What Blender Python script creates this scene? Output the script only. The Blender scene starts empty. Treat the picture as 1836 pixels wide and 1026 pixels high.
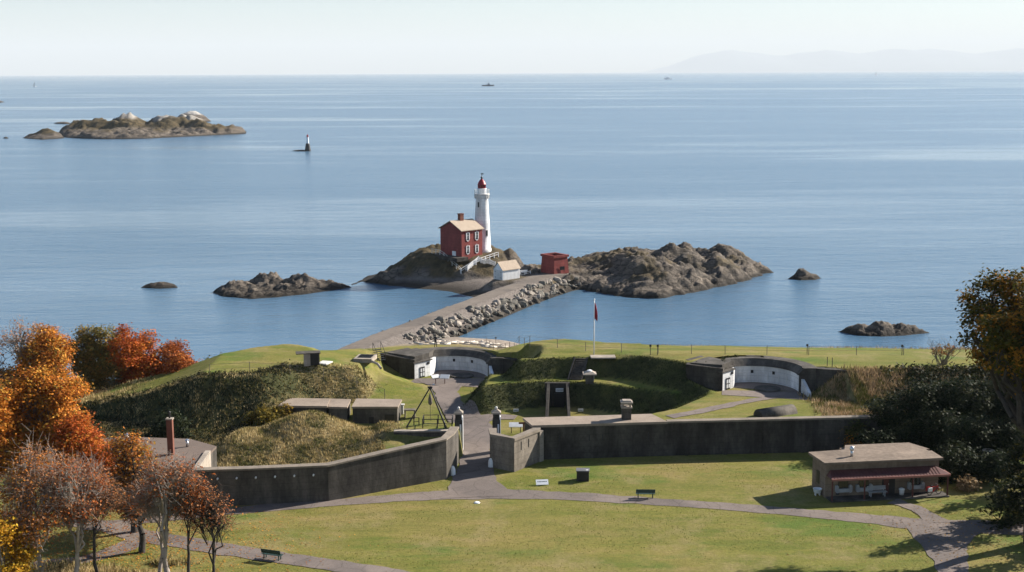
import bpy, math, random
import numpy as np
from mathutils import Matrix, Vector
random.seed(7); RNG = np.random.default_rng(7)
R = math.radians
SC = bpy.context.scene
COL = SC.collection

# ------------------------------------------------------------------ camera
F_PX, CAM_H = 2400.0, 46.0                       # focal length in photo pixels, metres above the sea
PITCH, ROLL = math.atan(383 / 2400), math.atan(8 / 1836)
_cr, _sr, _cp, _sp = math.cos(ROLL), math.sin(ROLL), math.cos(PITCH), math.sin(PITCH)
def ray(px, py):
    u, v = (px - 918) / F_PX, (513 - py) / F_PX
    u, v = _cr * u + _sr * v, -_sr * u + _cr * v
    return Vector((u, _cp + v * _sp, -_sp + v * _cp))
def P(px, py, z):                                # survey: where a sight line meets level z
    d = ray(px, py); t = (z - CAM_H) / d.z
    return Vector((d.x * t, d.y * t, z))
cam_d = bpy.data.cameras.new('camera'); cam = bpy.data.objects.new('camera', cam_d); COL.objects.link(cam)
_f = ray(918, 513); _r = (ray(918 + 2400, 513) - _f).normalized(); _u = (ray(918, 513 - 2400) - _f).normalized()
cam.matrix_world = Matrix(((_r.x, _u.x, -_f.x, 0), (_r.y, _u.y, -_f.y, 0), (_r.z, _u.z, -_f.z, CAM_H), (0, 0, 0, 1)))
cam_d.sensor_width = 36; cam_d.lens = 36 * F_PX / 1836
cam_d.clip_start = 1; cam_d.clip_end = 200000
SC.camera = cam

# ------------------------------------------------------------------ light
SUN_AZ = math.atan2(0.885, 0.465)                  # from +Y towards +X
SUN_EL = R(28)
w = bpy.data.worlds.new('World'); SC.world = w; w.use_nodes = True
nt = w.node_tree; bg = nt.nodes['Background']
sky = nt.nodes.new('ShaderNodeTexSky'); sky.sky_type = 'NISHITA'; sky.sun_disc = False
sky.sun_elevation = SUN_EL; sky.sun_rotation = SUN_AZ
sky.altitude = 0; sky.air_density = 1.0; sky.dust_density = 0.4; sky.ozone_density = 3.5
nt.links.new(sky.outputs[0], bg.inputs[0]); bg.inputs[1].default_value = 0.056
sl = bpy.data.lights.new('sun', 'SUN'); sl.energy = 4.9; sl.angle = R(0.5); sl.color = (1, 0.93, 0.82)
so = bpy.data.objects.new('sun', sl); COL.objects.link(so)
sd = Vector((math.sin(SUN_AZ) * math.cos(SUN_EL), math.cos(SUN_AZ) * math.cos(SUN_EL), math.sin(SUN_EL)))
so.rotation_euler = sd.to_track_quat('Z', 'Y').to_euler(); so.location = sd * 300
SC.view_settings.view_transform = 'Standard'; SC.view_settings.look = 'None'
SC.view_settings.exposure = 1.3; SC.view_settings.gamma = 1
SC.cycles.volume_bounces = 0; SC.cycles.max_bounces = 6; SC.cycles.use_denoising = True

# ------------------------------------------------------------------ object helpers
def tag(o, label=None, cat=None, group=None, kind=None):
    if label: o['label'] = label
    if cat: o['category'] = cat
    if group: o['group'] = group
    if kind: o['kind'] = kind
    return o
def thing(name, label, cat, loc=(0, 0, 0), rz=0, group=None):
    o = bpy.data.objects.new(name, None); COL.objects.link(o)
    o.location = loc; o.rotation_euler = (0, 0, rz); o.empty_display_size = 0.3
    return tag(o, label, cat, group)
def copy_tree(o, parent=None):
    c = o.copy(); COL.objects.link(c)
    if parent: c.parent = parent
    for ch in list(o.children): copy_tree(ch, c)
    return c
def mesh_obj(name, V, Fc, m, parent=None, smooth=False, tint=None, zone=None):
    V = np.asarray(V, dtype=np.float32).reshape(-1, 3)
    me = bpy.data.meshes.new(name)
    if isinstance(Fc, np.ndarray):               # all faces of one size
        n, k = Fc.shape
        me.vertices.add(len(V)); me.vertices.foreach_set('co', V.ravel())
        me.loops.add(n * k); me.loops.foreach_set('vertex_index', Fc.ravel().astype(np.int32))
        me.polygons.add(n); me.polygons.foreach_set('loop_start', np.arange(0, n * k, k, dtype=np.int32))
        me.update(calc_edges=True)
    else:
        me.from_pydata(V.tolist(), [], Fc)
        me.update()
    if tint is not None:
        a = me.attributes.new('tint', 'FLOAT_COLOR', 'POINT')
        t = np.ones((len(V), 4), np.float32); t[:, :3] = tint; a.data.foreach_set('color', t.ravel())
    if zone is not None:
        a = me.attributes.new('zone', 'FLOAT_COLOR', 'POINT')
        t = np.ones((len(V), 4), np.float32); t[:, :3] = zone; a.data.foreach_set('color', t.ravel())
    if smooth: me.polygons.foreach_set('use_smooth', [True] * len(me.polygons))
    me.materials.append(m); me.validate()
    o = bpy.data.objects.new(name, me); COL.objects.link(o)
    if parent: o.parent = parent
    return o
class MB:                                        # collects simple shapes into one mesh
    def __init__(s): s.v = []; s.f = []
    def add(s, vs, fs):
        b = len(s.v); s.v += [tuple(p) for p in vs]; s.f += [[i + b for i in q] for q in fs]; return s
    def box(s, c, d, rz=0, taper=1.0):
        cx, cy, cz = c; hx, hy, hz = d[0] / 2, d[1] / 2, d[2] / 2; co, si = math.cos(rz), math.sin(rz); vs = []
        for z, k in ((-hz, 1), (hz, taper)):
            for x, y in ((-hx, -hy), (hx, -hy), (hx, hy), (-hx, hy)):
                x, y = x * k, y * k; vs.append((cx + x * co - y * si, cy + x * si + y * co, cz + z))
        return s.add(vs, [(3, 2, 1, 0), (4, 5, 6, 7), (0, 1, 5, 4), (1, 2, 6, 5), (2, 3, 7, 6), (3, 0, 4, 7)])
    def prism(s, poly, z0, z1):                  # counter-clockwise outline; z1 may be a list
        n = len(poly); z1 = z1 if isinstance(z1, (list, tuple)) else [z1] * n; z0 = z0 if isinstance(z0, (list, tuple)) else [z0] * n
        vs = [(p[0], p[1], z0[i]) for i, p in enumerate(poly)] + [(p[0], p[1], z1[i]) for i, p in enumerate(poly)]
        return s.add(vs, [list(range(n))[::-1], list(range(n, 2 * n))] + [(i, (i + 1) % n, n + (i + 1) % n, n + i) for i in range(n)])
    def tube(s, p0, p1, r0, r1=None, n=8, caps=True):
        p0, p1 = Vector(p0), Vector(p1); r1 = r0 if r1 is None else r1
        d = (p1 - p0).normalized(); a = d.orthogonal().normalized(); b = d.cross(a)
        vs = [p + (a * math.cos(t) + b * math.sin(t)) * r for p, r in ((p0, r0), (p1, r1)) for t in [2 * math.pi * k / n for k in range(n)]]
        fs = [(i, (i + 1) % n, n + (i + 1) % n, n + i) for i in range(n)]
        if caps: fs += [list(range(n))[::-1], list(range(n, 2 * n))]
        return s.add(vs, fs)
    def lathe(s, prof, n=20, c=(0, 0, 0)):       # profile of (radius, z) from bottom to top
        vs = [(c[0] + r * math.cos(2 * math.pi * k / n), c[1] + r * math.sin(2 * math.pi * k / n), c[2] + z) for r, z in prof for k in range(n)]
        fs = [(j * n + i, j * n + (i + 1) % n, (j + 1) * n + (i + 1) % n, (j + 1) * n + i) for j in range(len(prof) - 1) for i in range(n)]
        fs += [list(range(n))[::-1], list(range((len(prof) - 1) * n, len(prof) * n))]
        return s.add(vs, fs)
    def build(s, name, m, parent=None, smooth=False, world=False):
        V = np.array(s.v, dtype=np.float64)
        if world and parent is not None: V = V - np.array(parent.location)
        return mesh_obj(name, V, [list(q) for q in s.f], m, parent, smooth)
def part(name, m, parent, *boxes, smooth=False):
    b = MB()
    for q in boxes: b.box(*q)
    return b.build(name, m, parent, smooth)

# ------------------------------------------------------------------ materials
def newmat(name):
    m = bpy.data.materials.new(name); m.use_nodes = True
    return m, m.node_tree, m.node_tree.nodes['Principled BSDF']
def nd(t, kind, **kw):
    n = t.nodes.new(kind)
    for k, v in kw.items():
        if hasattr(n, k) and k not in n.inputs: setattr(n, k, v)
        else: n.inputs[k].default_value = v
    return n
def coords(t, scale=(1, 1, 1), obj=True):
    tc = nd(t, 'ShaderNodeNewGeometry'); mp = nd(t, 'ShaderNodeMapping'); mp.inputs['Scale'].default_value = scale
    t.links.new(tc.outputs['Position'], mp.inputs['Vector']); return mp.outputs[0]
def noise(t, vec, scale, detail=5, rough=0.6):
    n = nd(t, 'ShaderNodeTexNoise'); n.inputs['Scale'].default_value = scale
    n.inputs['Detail'].default_value = detail; n.inputs['Roughness'].default_value = rough
    t.links.new(vec, n.inputs['Vector']); return n.outputs['Fac']
def ramp(t, fac, stops):
    r = nd(t, 'ShaderNodeValToRGB'); e = r.color_ramp.elements
    while len(e) < len(stops): e.new(0.5)
    for q, (p, c) in zip(e, stops): q.position = p; q.color = (*c, 1) if len(c) == 3 else c
    t.links.new(fac, r.inputs[0]); return r.outputs[0]
def mix(t, fac, a, b, mode='MIX'):
    m = nd(t, 'ShaderNodeMix'); m.data_type = 'RGBA'; m.blend_type = mode
    for i, x in ((0, fac), (6, a), (7, b)):
        if isinstance(x, (int, float)): m.inputs[i].default_value = x
        elif isinstance(x, tuple): m.inputs[i].default_value = (*x, 1)
        else: t.links.new(x, m.inputs[i])
    return m.outputs[2]
def bump(t, p, h, strength=0.5, dist=0.1):
    b = nd(t, 'ShaderNodeBump'); b.inputs['Strength'].default_value = strength; b.inputs['Distance'].default_value = dist
    t.links.new(h, b.inputs['Height']); t.links.new(b.outputs[0], p.inputs['Normal'])
def stone(name, c, var=0.35, scale=0.6, rough=0.9, stain=0.0, bump_d=0.03, spec=0.2):
    m, t, p = newmat(name); v = coords(t)
    dark = tuple(x * (1 - var) for x in c); light = tuple(min(1, x * (1 + var)) for x in c)
    col = ramp(t, noise(t, v, scale, 8, 0.65), [(0.3, dark), (0.7, light)])
    fine = noise(t, v, scale * 9, 4)
    col = mix(t, 0.35, col, ramp(t, fine, [(0.3, dark), (0.7, light)]))
    if stain:
        sv = coords(t, (0.55, 0.55, 0.16)); s = ramp(t, noise(t, sv, 1.0, 8, 0.75), [(0.40, (1.15,) * 3), (0.52, (1 - stain * .5,) * 3), (0.66, (1 - stain,) * 3)])
        col = mix(t, 1.0, col, s, 'MULTIPLY')
        gz = nd(t, 'ShaderNodeNewGeometry'); sx = nd(t, 'ShaderNodeSeparateXYZ'); t.links.new(gz.outputs['Position'], sx.inputs[0])
        zz = nd(t, 'ShaderNodeMath', operation='MULTIPLY'); t.links.new(sx.outputs['Z'], zz.inputs[0]); zz.inputs[1].default_value = 1.55
        fr_ = nd(t, 'ShaderNodeMath', operation='FRACT'); t.links.new(zz.outputs[0], fr_.inputs[0])
        jl = ramp(t, fr_.outputs[0], [(0.0, (0.6,) * 3), (0.12, (1, 1, 1))]); col = mix(t, 0.8, col, jl, 'MULTIPLY')
    t.links.new(col, p.inputs['Base Color']); p.inputs['Roughness'].default_value = rough
    p.inputs['Specular IOR Level'].default_value = spec
    bump(t, p, fine, 0.6, bump_d); return m
def paint(name, c, rough=0.55, var=0.1, metal=0.0, spec=0.4):
    m, t, p = newmat(name); v = coords(t)
    col = ramp(t, noise(t, v, 1.7, 5), [(0.3, tuple(x * (1 - var) for x in c)), (0.7, tuple(min(1, x * (1 + var)) for x in c))])
    t.links.new(col, p.inputs['Base Color']); p.inputs['Roughness'].default_value = rough; p.inputs['Metallic'].default_value = metal
    p.inputs['Specular IOR Level'].default_value = spec
    return m
def tinted(name, rough=0.7, trans=0.0):          # colour of each leaf or blade comes from the mesh
    m, t, p = newmat(name); a = nd(t, 'ShaderNodeAttribute'); a.attribute_name = 'tint'
    t.links.new(a.outputs['Color'], p.inputs['Base Color']); p.inputs['Roughness'].default_value = rough
    p.inputs['Specular IOR Level'].default_value = 0.06
    if trans:
        tr = nd(t, 'ShaderNodeBsdfTranslucent'); t.links.new(a.outputs['Color'], tr.inputs[0])
        ms = nd(t, 'ShaderNodeMixShader'); ms.inputs[0].default_value = trans
        t.links.new(p.outputs[0], ms.inputs[1]); t.links.new(tr.outputs[0], ms.inputs[2])
        t.links.new(ms.outputs[0], t.nodes['Material Output'].inputs[0])
    return m
M = {}
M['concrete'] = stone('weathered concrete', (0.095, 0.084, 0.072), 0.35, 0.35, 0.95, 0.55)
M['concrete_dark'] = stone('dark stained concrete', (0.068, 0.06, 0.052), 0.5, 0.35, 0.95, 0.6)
M['concrete_light'] = stone('pale concrete', (0.34, 0.29, 0.24), 0.25, 0.5, 0.95, 0.25)
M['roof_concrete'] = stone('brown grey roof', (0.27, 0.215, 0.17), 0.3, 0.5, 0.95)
M['roof_brown'] = stone('flat brown roofing', (0.15, 0.115, 0.095), 0.2, 0.3, 0.95)
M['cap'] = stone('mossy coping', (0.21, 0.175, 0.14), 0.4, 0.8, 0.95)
M['white'] = paint('white paint', (0.78, 0.78, 0.78), 0.6, 0.06)
M['white_wall'] = stone('whitewashed concrete', (0.66, 0.66, 0.66), 0.10, 0.5, 0.9, 0.28)
M['offwhite'] = paint('worn white paint', (0.6, 0.58, 0.55), 0.7, 0.12)
M['red'] = stone('red painted brick', (0.225, 0.052, 0.046), 0.18, 1.2, 0.8, 0.15)
M['red_roof'] = paint('red lead paint', (0.25, 0.012, 0.022), 0.45, 0.1)
M['brown_red'] = paint('rust red sheet roof', (0.10, 0.032, 0.028), 0.6, 0.25)
M['shingle'] = stone('cedar shingle roof', (0.40, 0.32, 0.245), 0.2, 1.5, 0.95)
M['black'] = paint('black paint', (0.012, 0.012, 0.014), 0.5, 0.2)
M['iron'] = paint('dark iron', (0.022, 0.02, 0.02), 0.55, 0.3)
M['green'] = paint('dark green paint', (0.02, 0.045, 0.035), 0.5, 0.2)
M['glass'] = paint('window glass', (0.02, 0.025, 0.03), 0.08, 0.1, 0, 0.6)
M['brick'] = stone('brown brick', (0.16, 0.065, 0.045), 0.25, 1.5, 0.9)
M['post'] = paint('grey wooden post', (0.12, 0.10, 0.08), 0.8, 0.3)
M['wood_white'] = paint('bleached driftwood', (0.55, 0.48, 0.4), 0.85, 0.25)
M['steel'] = paint('galvanised steel', (0.55, 0.56, 0.58), 0.3, 0.1, 0.9)
M['box_shaded'] = paint('shade greyed white paint', (0.36, 0.37, 0.39), 0.6, 0.12)  # white greyed to carry the shade under the veranda
M['roof_mossy'] = stone('mossy patched roof', (0.20, 0.155, 0.12), 0.55, 0.28, 0.95)
M['panel'] = paint('pale information panel', (0.55, 0.56, 0.57), 0.5, 0.12)
M['leaf'] = tinted('leaf', 0.6, 0.3)
M['blade'] = tinted('grass blade', 0.8, 0.2)
M['bark'] = stone('grey brown bark', (0.21, 0.17, 0.14), 0.45, 2.0, 0.95)
M['bark_pale'] = stone('pale bark', (0.30, 0.25, 0.215), 0.4, 2.0, 0.95)
M['bark_dark'] = stone('dark bark', (0.05, 0.042, 0.036), 0.4, 2.0, 0.95)
M['boulder_pale'] = stone('pale quarried boulder', (0.30, 0.26, 0.22), 0.4, 0.5, 0.95)
M['boulder_dark'] = stone('dark weedy boulder', (0.07, 0.06, 0.048), 0.5, 0.7, 0.95)
M['boulder'] = stone('quarried boulder', (0.17, 0.155, 0.13), 0.5, 0.5, 0.95)
M['red_cloth'] = paint('red cloth', (0.32, 0.015, 0.03), 0.8, 0.1)

def asphalt(name, c):
    m, t, p = newmat(name); v = coords(t)
    col = ramp(t, noise(t, v, 0.25, 8, 0.7), [(0.3, tuple(x * 0.75 for x in c)), (0.7, tuple(x * 1.25 for x in c))])
    f = noise(t, v, 6, 3); col = mix(t, 0.3, col, ramp(t, f, [(0.3, tuple(x * 0.6 for x in c)), (0.7, tuple(x * 1.4 for x in c))]))
    pt = ramp(t, noise(t, v, 0.11, 3, 0.5), [(0.46, (0.8, 0.8, 0.8)), (0.5, (1.05, 1.03, 1.0))]); col = mix(t, 0.8, col, pt, 'MULTIPLY')
    wv_ = nd(t, 'ShaderNodeTexVoronoi', feature='DISTANCE_TO_EDGE'); wv_.inputs['Scale'].default_value = 0.45; t.links.new(v, wv_.inputs['Vector'])
    col = mix(t, 0.5, col, ramp(t, wv_.outputs['Distance'], [(0.0, (0.45,) * 3), (0.03, (1, 1, 1))]), 'MULTIPLY')
    t.links.new(col, p.inputs['Base Color']); p.inputs['Roughness'].default_value = 0.95; p.inputs['Specular IOR Level'].default_value = 0.15
    bump(t, p, f, 0.4, 0.03); return m
M['asphalt'] = asphalt('worn asphalt', (0.175, 0.145, 0.13))
M['gravel'] = asphalt('gravel road', (0.165, 0.14, 0.12))

def ground_mat():
    m, t, p = newmat('ground cover'); v = coords(t); a = nd(t, 'ShaderNodeAttribute'); a.attribute_name = 'zone'
    sep = nd(t, 'ShaderNodeSeparateColor'); t.links.new(a.outputs['Color'], sep.inputs[0])
    big = noise(t, v, 0.055, 5, 0.6); vs = coords(t, (0.5, 1.6, 1)); mid = noise(t, vs, 0.35, 6, 0.7); fine = noise(t, v, 3.5, 4, 0.7)
    lawn = ramp(t, big, [(0.33, (0.105, 0.118, 0.022)), (0.47, (0.15, 0.142, 0.033)), (0.62, (0.2, 0.155, 0.054))])
    lawn = mix(t, 0.5, lawn, ramp(t, mid, [(0.33, (0.085, 0.115, 0.02)), (0.5, (0.16, 0.16, 0.036)), (0.68, (0.24, 0.19, 0.075))]))
    mow = coords(t, (0.06, 0.55, 1)); mw = noise(t, mow, 1.0, 3, 0.55); lawn = mix(t, 0.55, lawn, ramp(t, mw, [(0.38, (0.78, 0.86, 0.7)), (0.6, (1.2, 1.1, 1.15))]), 'MULTIPLY')
    worn = noise(t, v, 0.16, 6, 0.75); lawn = mix(t, ramp(t, worn, [(0.50, (0, 0, 0)), (0.66, (0.75, 0.75, 0.75))]), lawn, (0.24, 0.19, 0.085))
    lush = noise(t, coords(t, (0.11, 0.2, 1)), 1.0, 4, 0.6); lawn = mix(t, ramp(t, lush, [(0.54, (0, 0, 0)), (0.68, (0.8, 0.8, 0.8))]), lawn, (0.075, 0.125, 0.02))
    lawn = mix(t, 0.7, lawn, ramp(t, fine, [(0.25, (0.6, 0.6, 0.6)), (0.75, (1.35, 1.35, 1.35))]), 'MULTIPLY')
    dry = ramp(t, noise(t, v, 0.8, 6, 0.7), [(0.3, (0.07, 0.075, 0.03)), (0.5, (0.19, 0.15, 0.07)), (0.7, (0.33, 0.25, 0.13))])
    scrub = ramp(t, noise(t, v, 0.9, 6, 0.7), [(0.35, (0.022, 0.03, 0.012)), (0.65, (0.075, 0.072, 0.03))])
    sand = ramp(t, noise(t, v, 1.0, 5), [(0.3, (0.16, 0.13, 0.11)), (0.7, (0.36, 0.3, 0.24))])
    c = mix(t, sep.outputs[0], lawn, dry); c = mix(t, sep.outputs[1], c, scrub); c = mix(t, sep.outputs[2], c, sand)
    t.links.new(c, p.inputs['Base Color']); p.inputs['Roughness'].default_value = 0.95; p.inputs['Specular IOR Level'].default_value = 0.1
    bump(t, p, noise(t, v, 5.0, 4, 0.8), 0.55, 0.12); return m
M['ground'] = ground_mat()
def rock_mat():
    m, t, p = newmat('shore rock'); v = coords(t); a = nd(t, 'ShaderNodeAttribute'); a.attribute_name = 'zone'
    sep = nd(t, 'ShaderNodeSeparateColor'); t.links.new(a.outputs['Color'], sep.inputs[0])
    sv = coords(t, (0.35, 0.8, 1.2)); n1 = noise(t, sv, 0.35, 8, 0.7); n2 = noise(t, v, 2.2, 6, 0.7)
    rock = ramp(t, n1, [(0.3, (0.05, 0.043, 0.036)), (0.5, (0.12, 0.10, 0.082)), (0.68, (0.21, 0.175, 0.14))])
    rock = mix(t, 0.6, rock, ramp(t, n2, [(0.3, (0.6, 0.6, 0.6)), (0.7, (1.45, 1.4, 1.35))]), 'MULTIPLY')
    grass = ramp(t, noise(t, v, 0.5, 6, 0.7), [(0.35, (0.04, 0.033, 0.017)), (0.65, (0.115, 0.083, 0.042))])
    grav = ramp(t, noise(t, v, 1.5, 5), [(0.3, (0.13, 0.11, 0.095)), (0.7, (0.2, 0.17, 0.15))])
    c = mix(t, sep.outputs[0], rock, grass); c = mix(t, sep.outputs[1], c, grav)
    # weed and wet stone below the tide line
    gz = nd(t, 'ShaderNodeNewGeometry'); sx = nd(t, 'ShaderNodeSeparateXYZ'); t.links.new(gz.outputs['Position'], sx.inputs[0])
    wet = nd(t, 'ShaderNodeMapRange'); wet.inputs['From Min'].default_value = 0.3; wet.inputs['From Max'].default_value = 1.25
    t.links.new(sx.outputs['Z'], wet.inputs['Value'])
    c = mix(t, wet.outputs[0], (0.032, 0.026, 0.02), c)
    c = mix(t, sep.outputs[2], c, (0.55, 0.52, 0.48))
    vo = nd(t, 'ShaderNodeTexVoronoi', feature='DISTANCE_TO_EDGE'); cv = coords(t, (0.45, 0.7, 0.9)); wn = nd(t, 'ShaderNodeTexNoise'); wn.inputs['Scale'].default_value = 0.6; t.links.new(cv, wn.inputs['Vector'])
    wa = mix(t, 0.75, cv, wn.outputs['Color'], 'ADD'); t.links.new(wa, vo.inputs['Vector']); vo.inputs['Scale'].default_value = 0.9
    crack = ramp(t, vo.outputs['Distance'], [(0.0, (0.25, 0.25, 0.25)), (0.10, (1, 1, 1))]); ck = mix(t, sep.outputs[0], crack, (1, 1, 1)); ck = mix(t, sep.outputs[1], ck, (1, 1, 1)); c = mix(t, 0.8, c, ck, 'MULTIPLY')
    t.links.new(c, p.inputs['Base Color']); p.inputs['Roughness'].default_value = 0.9; p.inputs['Specular IOR Level'].default_value = 0.2
    h = nd(t, 'ShaderNodeMath', operation='ADD'); t.links.new(n1, h.inputs[0]); t.links.new(n2, h.inputs[1])
    bump(t, p, h.outputs[0], 0.9, 0.35); return m
M['rock'] = rock_mat()
def water_mat():
    m, t, p = newmat('sea water')
    # slicks: long calm bands; wind ripple elsewhere
    tc_ = nd(t, 'ShaderNodeNewGeometry'); mp_ = nd(t, 'ShaderNodeMapping'); mp_.inputs['Rotation'].default_value = (0, 0, R(-9)); mp_.inputs['Scale'].default_value = (0.0011, 0.0036, 1)
    t.links.new(tc_.outputs['Position'], mp_.inputs['Vector']); wn_ = nd(t, 'ShaderNodeTexNoise'); wn_.inputs['Scale'].default_value = 0.9; wn_.inputs['Detail'].default_value = 3; t.links.new(mp_.outputs[0], wn_.inputs['Vector'])
    sv = mix(t, 0.9, mp_.outputs[0], wn_.outputs['Color'], 'ADD'); s1 = noise(t, sv, 1.0, 7, 0.66)
    sv2 = coords(t, (0.0035, 0.016, 1)); s2 = noise(t, sv2, 1.0, 5, 0.6)
    sl_ = nd(t, 'ShaderNodeMath', operation='MULTIPLY_ADD'); t.links.new(s2, sl_.inputs[0]); sl_.inputs[1].default_value = 0.35; t.links.new(s1, sl_.inputs[2])
    rip = ramp(t, sl_.outputs[0], [(0.50, (1, 1, 1)), (0.68, (0.85,) * 3), (0.81, (0.30,) * 3)])
    wv = coords(t, (0.42, 1.0, 1)); a = noise(t, wv, 0.5, 6, 0.68); wv2 = coords(t, (0.10, 0.3, 1)); b = noise(t, wv2, 0.5, 4, 0.6)
    h = nd(t, 'ShaderNodeMath', operation='MULTIPLY_ADD'); t.links.new(b, h.inputs[0]); h.inputs[1].default_value = 1.6; t.links.new(a, h.inputs[2])
    hh = nd(t, 'ShaderNodeMath', operation='MULTIPLY'); t.links.new(h.outputs[0], hh.inputs[0]); t.links.new(rip, hh.inputs[1])
    bump(t, p, hh.outputs[0], 1.0, 0.42)
    p.inputs['Base Color'].default_value = (0.07, 0.14, 0.215, 1)
    rg_ = nd(t, 'ShaderNodeMapRange'); rg_.inputs['From Min'].default_value = 0.22; rg_.inputs['To Min'].default_value = 0.13; rg_.inputs['To Max'].default_value = 0.24
    t.links.new(rip, rg_.inputs['Value']); t.links.new(rg_.outputs[0], p.inputs['Roughness']); p.inputs['IOR'].default_value = 1.33
    return m
M['water'] = water_mat()

# ------------------------------------------------------------------ numeric noise and outlines
def _h(ix, iy, s):
    n = np.sin(ix * 127.1 + iy * 311.7 + s * 74.7) * 43758.5453; return n - np.floor(n)
def vnoise(x, y, s=0):
    x = np.asarray(x, float); y = np.asarray(y, float)
    ix, iy = np.floor(x), np.floor(y); fx, fy = x - ix, y - iy; fx = fx * fx * (3 - 2 * fx); fy = fy * fy * (3 - 2 * fy)
    a, b, c, d = _h(ix, iy, s), _h(ix + 1, iy, s), _h(ix, iy + 1, s), _h(ix + 1, iy + 1, s)
    return (a + (b - a) * fx) * (1 - fy) + (c + (d - c) * fx) * fy
def fbm(x, y, s=0, o=4, ridged=False):
    t = 0; amp = 0.5; n = 0
    for k in range(o):
        q = vnoise(np.asarray(x) * 2 ** k + 17.3 * k, np.asarray(y) * 2 ** k - 9.1 * k, s + k)
        if ridged: q = 1 - np.abs(2 * q - 1)
        t = t + amp * q; n += amp; amp *= 0.5
    return t / n
def sdf(x, y, poly):                             # positive outside the outline
    x = np.asarray(x, float); y = np.asarray(y, float); d = np.full(np.broadcast(x, y).shape, 1e18); ins = np.zeros(d.shape, bool)
    n = len(poly)
    for i in range(n):
        ax, ay = poly[i][0], poly[i][1]; bx, by = poly[(i + 1) % n][0], poly[(i + 1) % n][1]
        ex, ey = bx - ax, by - ay; t = np.clip(((x - ax) * ex + (y - ay) * ey) / (ex * ex + ey * ey + 1e-12), 0, 1)
        d = np.minimum(d, (x - ax - ex * t) ** 2 + (y - ay - ey * t) ** 2)
        c = (ay > y) != (by > y); xx = ax + (y - ay) * ex / (ey if abs(ey) > 1e-12 else 1e-12)
        ins ^= c & (x < xx)
    d = np.sqrt(d); return np.where(ins, -d, d)
def dline(x, y, pts):
    d = np.full(np.broadcast(np.asarray(x), np.asarray(y)).shape, 1e18)
    for (a, b) in zip(pts[:-1], pts[1:]):
        ex, ey = b[0] - a[0], b[1] - a[1]; t = np.clip(((x - a[0]) * ex + (y - a[1]) * ey) / (ex * ex + ey * ey + 1e-12), 0, 1)
        d = np.minimum(d, (x - a[0] - ex * t) ** 2 + (y - a[1] - ey * t) ** 2)
    return np.sqrt(d)
def sst(v, a, b):
    t = np.clip((v - a) / (b - a), 0, 1); return t * t * (3 - 2 * t)
def px(pts, z): return [P(a, b, z).to_2d()[:] for a, b in pts]

# ------------------------------------------------------------------ mainland shape
ZL = 6.5
EMP = [dict(c=(-8.1, 167.5), z=7.3, top=2.75, A=(-12.5, 167.3), B=(-10.6, 169.3), lw=(-17.3, 170.3), RE=(-2.6, 164.4), rw=(1.5, 166.4)),
       dict(c=(28.0, 150.3), z=9.5, top=2.9, A=(24.3, 151.0), B=(25.8, 152.6), lw=(20.2, 152.3), RE=(33.4, 148.9), rw=(38.6, 148.9))]
ER = 5.0                                         # inner radius of the gun pits
for e in EMP:
    cx, cy = e['c']
    arc = lambda r, a0=118, a1=0, n=13: [(cx + r * math.cos(R(a0 + (a1 - a0) * k / (n - 1))), cy + r * math.sin(R(a0 + (a1 - a0) * k / (n - 1)))) for k in range(n)]
    lw, A, B, RE, rw = e['lw'], e['A'], e['B'], e['RE'], e['rw']
    e['cut'] = [(lw[0], lw[1] + .5), (A[0], A[1] + .6), (A[0] + .6, A[1] + 1.4)] + arc(ER + 0.9) + [(RE[0] + 1.2, cy + .5), (rw[0], rw[1] + .5), (rw[0] + 3.5, rw[1] + .5), (rw[0] + 3.5, rw[1] - 8), (lw[0] + 1, lw[1] - 8)]
    e['floor'] = [(A[0] - 1.2, A[1] + .6), (A[0] + .6, A[1] + 1.4)] + arc(ER + 0.9) + [(RE[0] + 1.2, RE[1] + .6), (RE[0] + .5, RE[1] - 4.5), (A[0] + 0.5, A[1] - 3.5)]
SHORE_X = [-400, -60, -42, -34, -26, -10, 4, 14, 30, 60, 400]
SHORE_Y = [190, 190, 193, 203, 217, 222, 214, 206, 204, 202, 200]
HILL = [(-62, 153), (-50, 151.5), (-36, 150.2), (-29, 151), (-26, 156.3), (-19.5, 158.5), (-18, 163), (-19, 170), (-27, 171), (-36, 165), (-50, 161), (-62, 160)]
HILLZ = ([-62, -50, -42, -36, -25, -19], [7.0, 7.8, 9.6, 11.6, 11.5, 10.7])
RAMP = [(-20, 164), (-17.5, 166), (-17, 170), (-20, 170)]
T1 = px([(866, 693), (905, 687), (985, 683), (1065, 686), (1160, 697), (1215, 704)], 9.65) + [(22, 158), (16, 166), (2, 167), (-2.5, 161)]
T2 = px([(930, 646), (1000, 641), (1100, 641), (1190, 647), (1232, 654)], 11.8) + [(22, 160), (16, 168), (2, 168)]
PLAT = [(-19, 171.3), (-13.5, 170), (1, 167.3), (4, 164), (16, 158), (20.2, 153.3), (24.4, 153), (39.5, 149.3), (60, 148), (140, 150), (140, 166), (60, 168), (20, 176), (-5, 181), (-20, 181)]
PLATZ = ([-20, -6, 2, 10, 20, 30, 60], [10.0, 10.05, 10.8, 11.8, 12.4, 12.4, 12.2])
RAISE = [(15.6, 135.75), (36.7, 137.05), (60, 138), (140, 140), (140, 170), (36, 160), (25, 156), (23, 150), (18, 143), (14, 140)]
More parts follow.
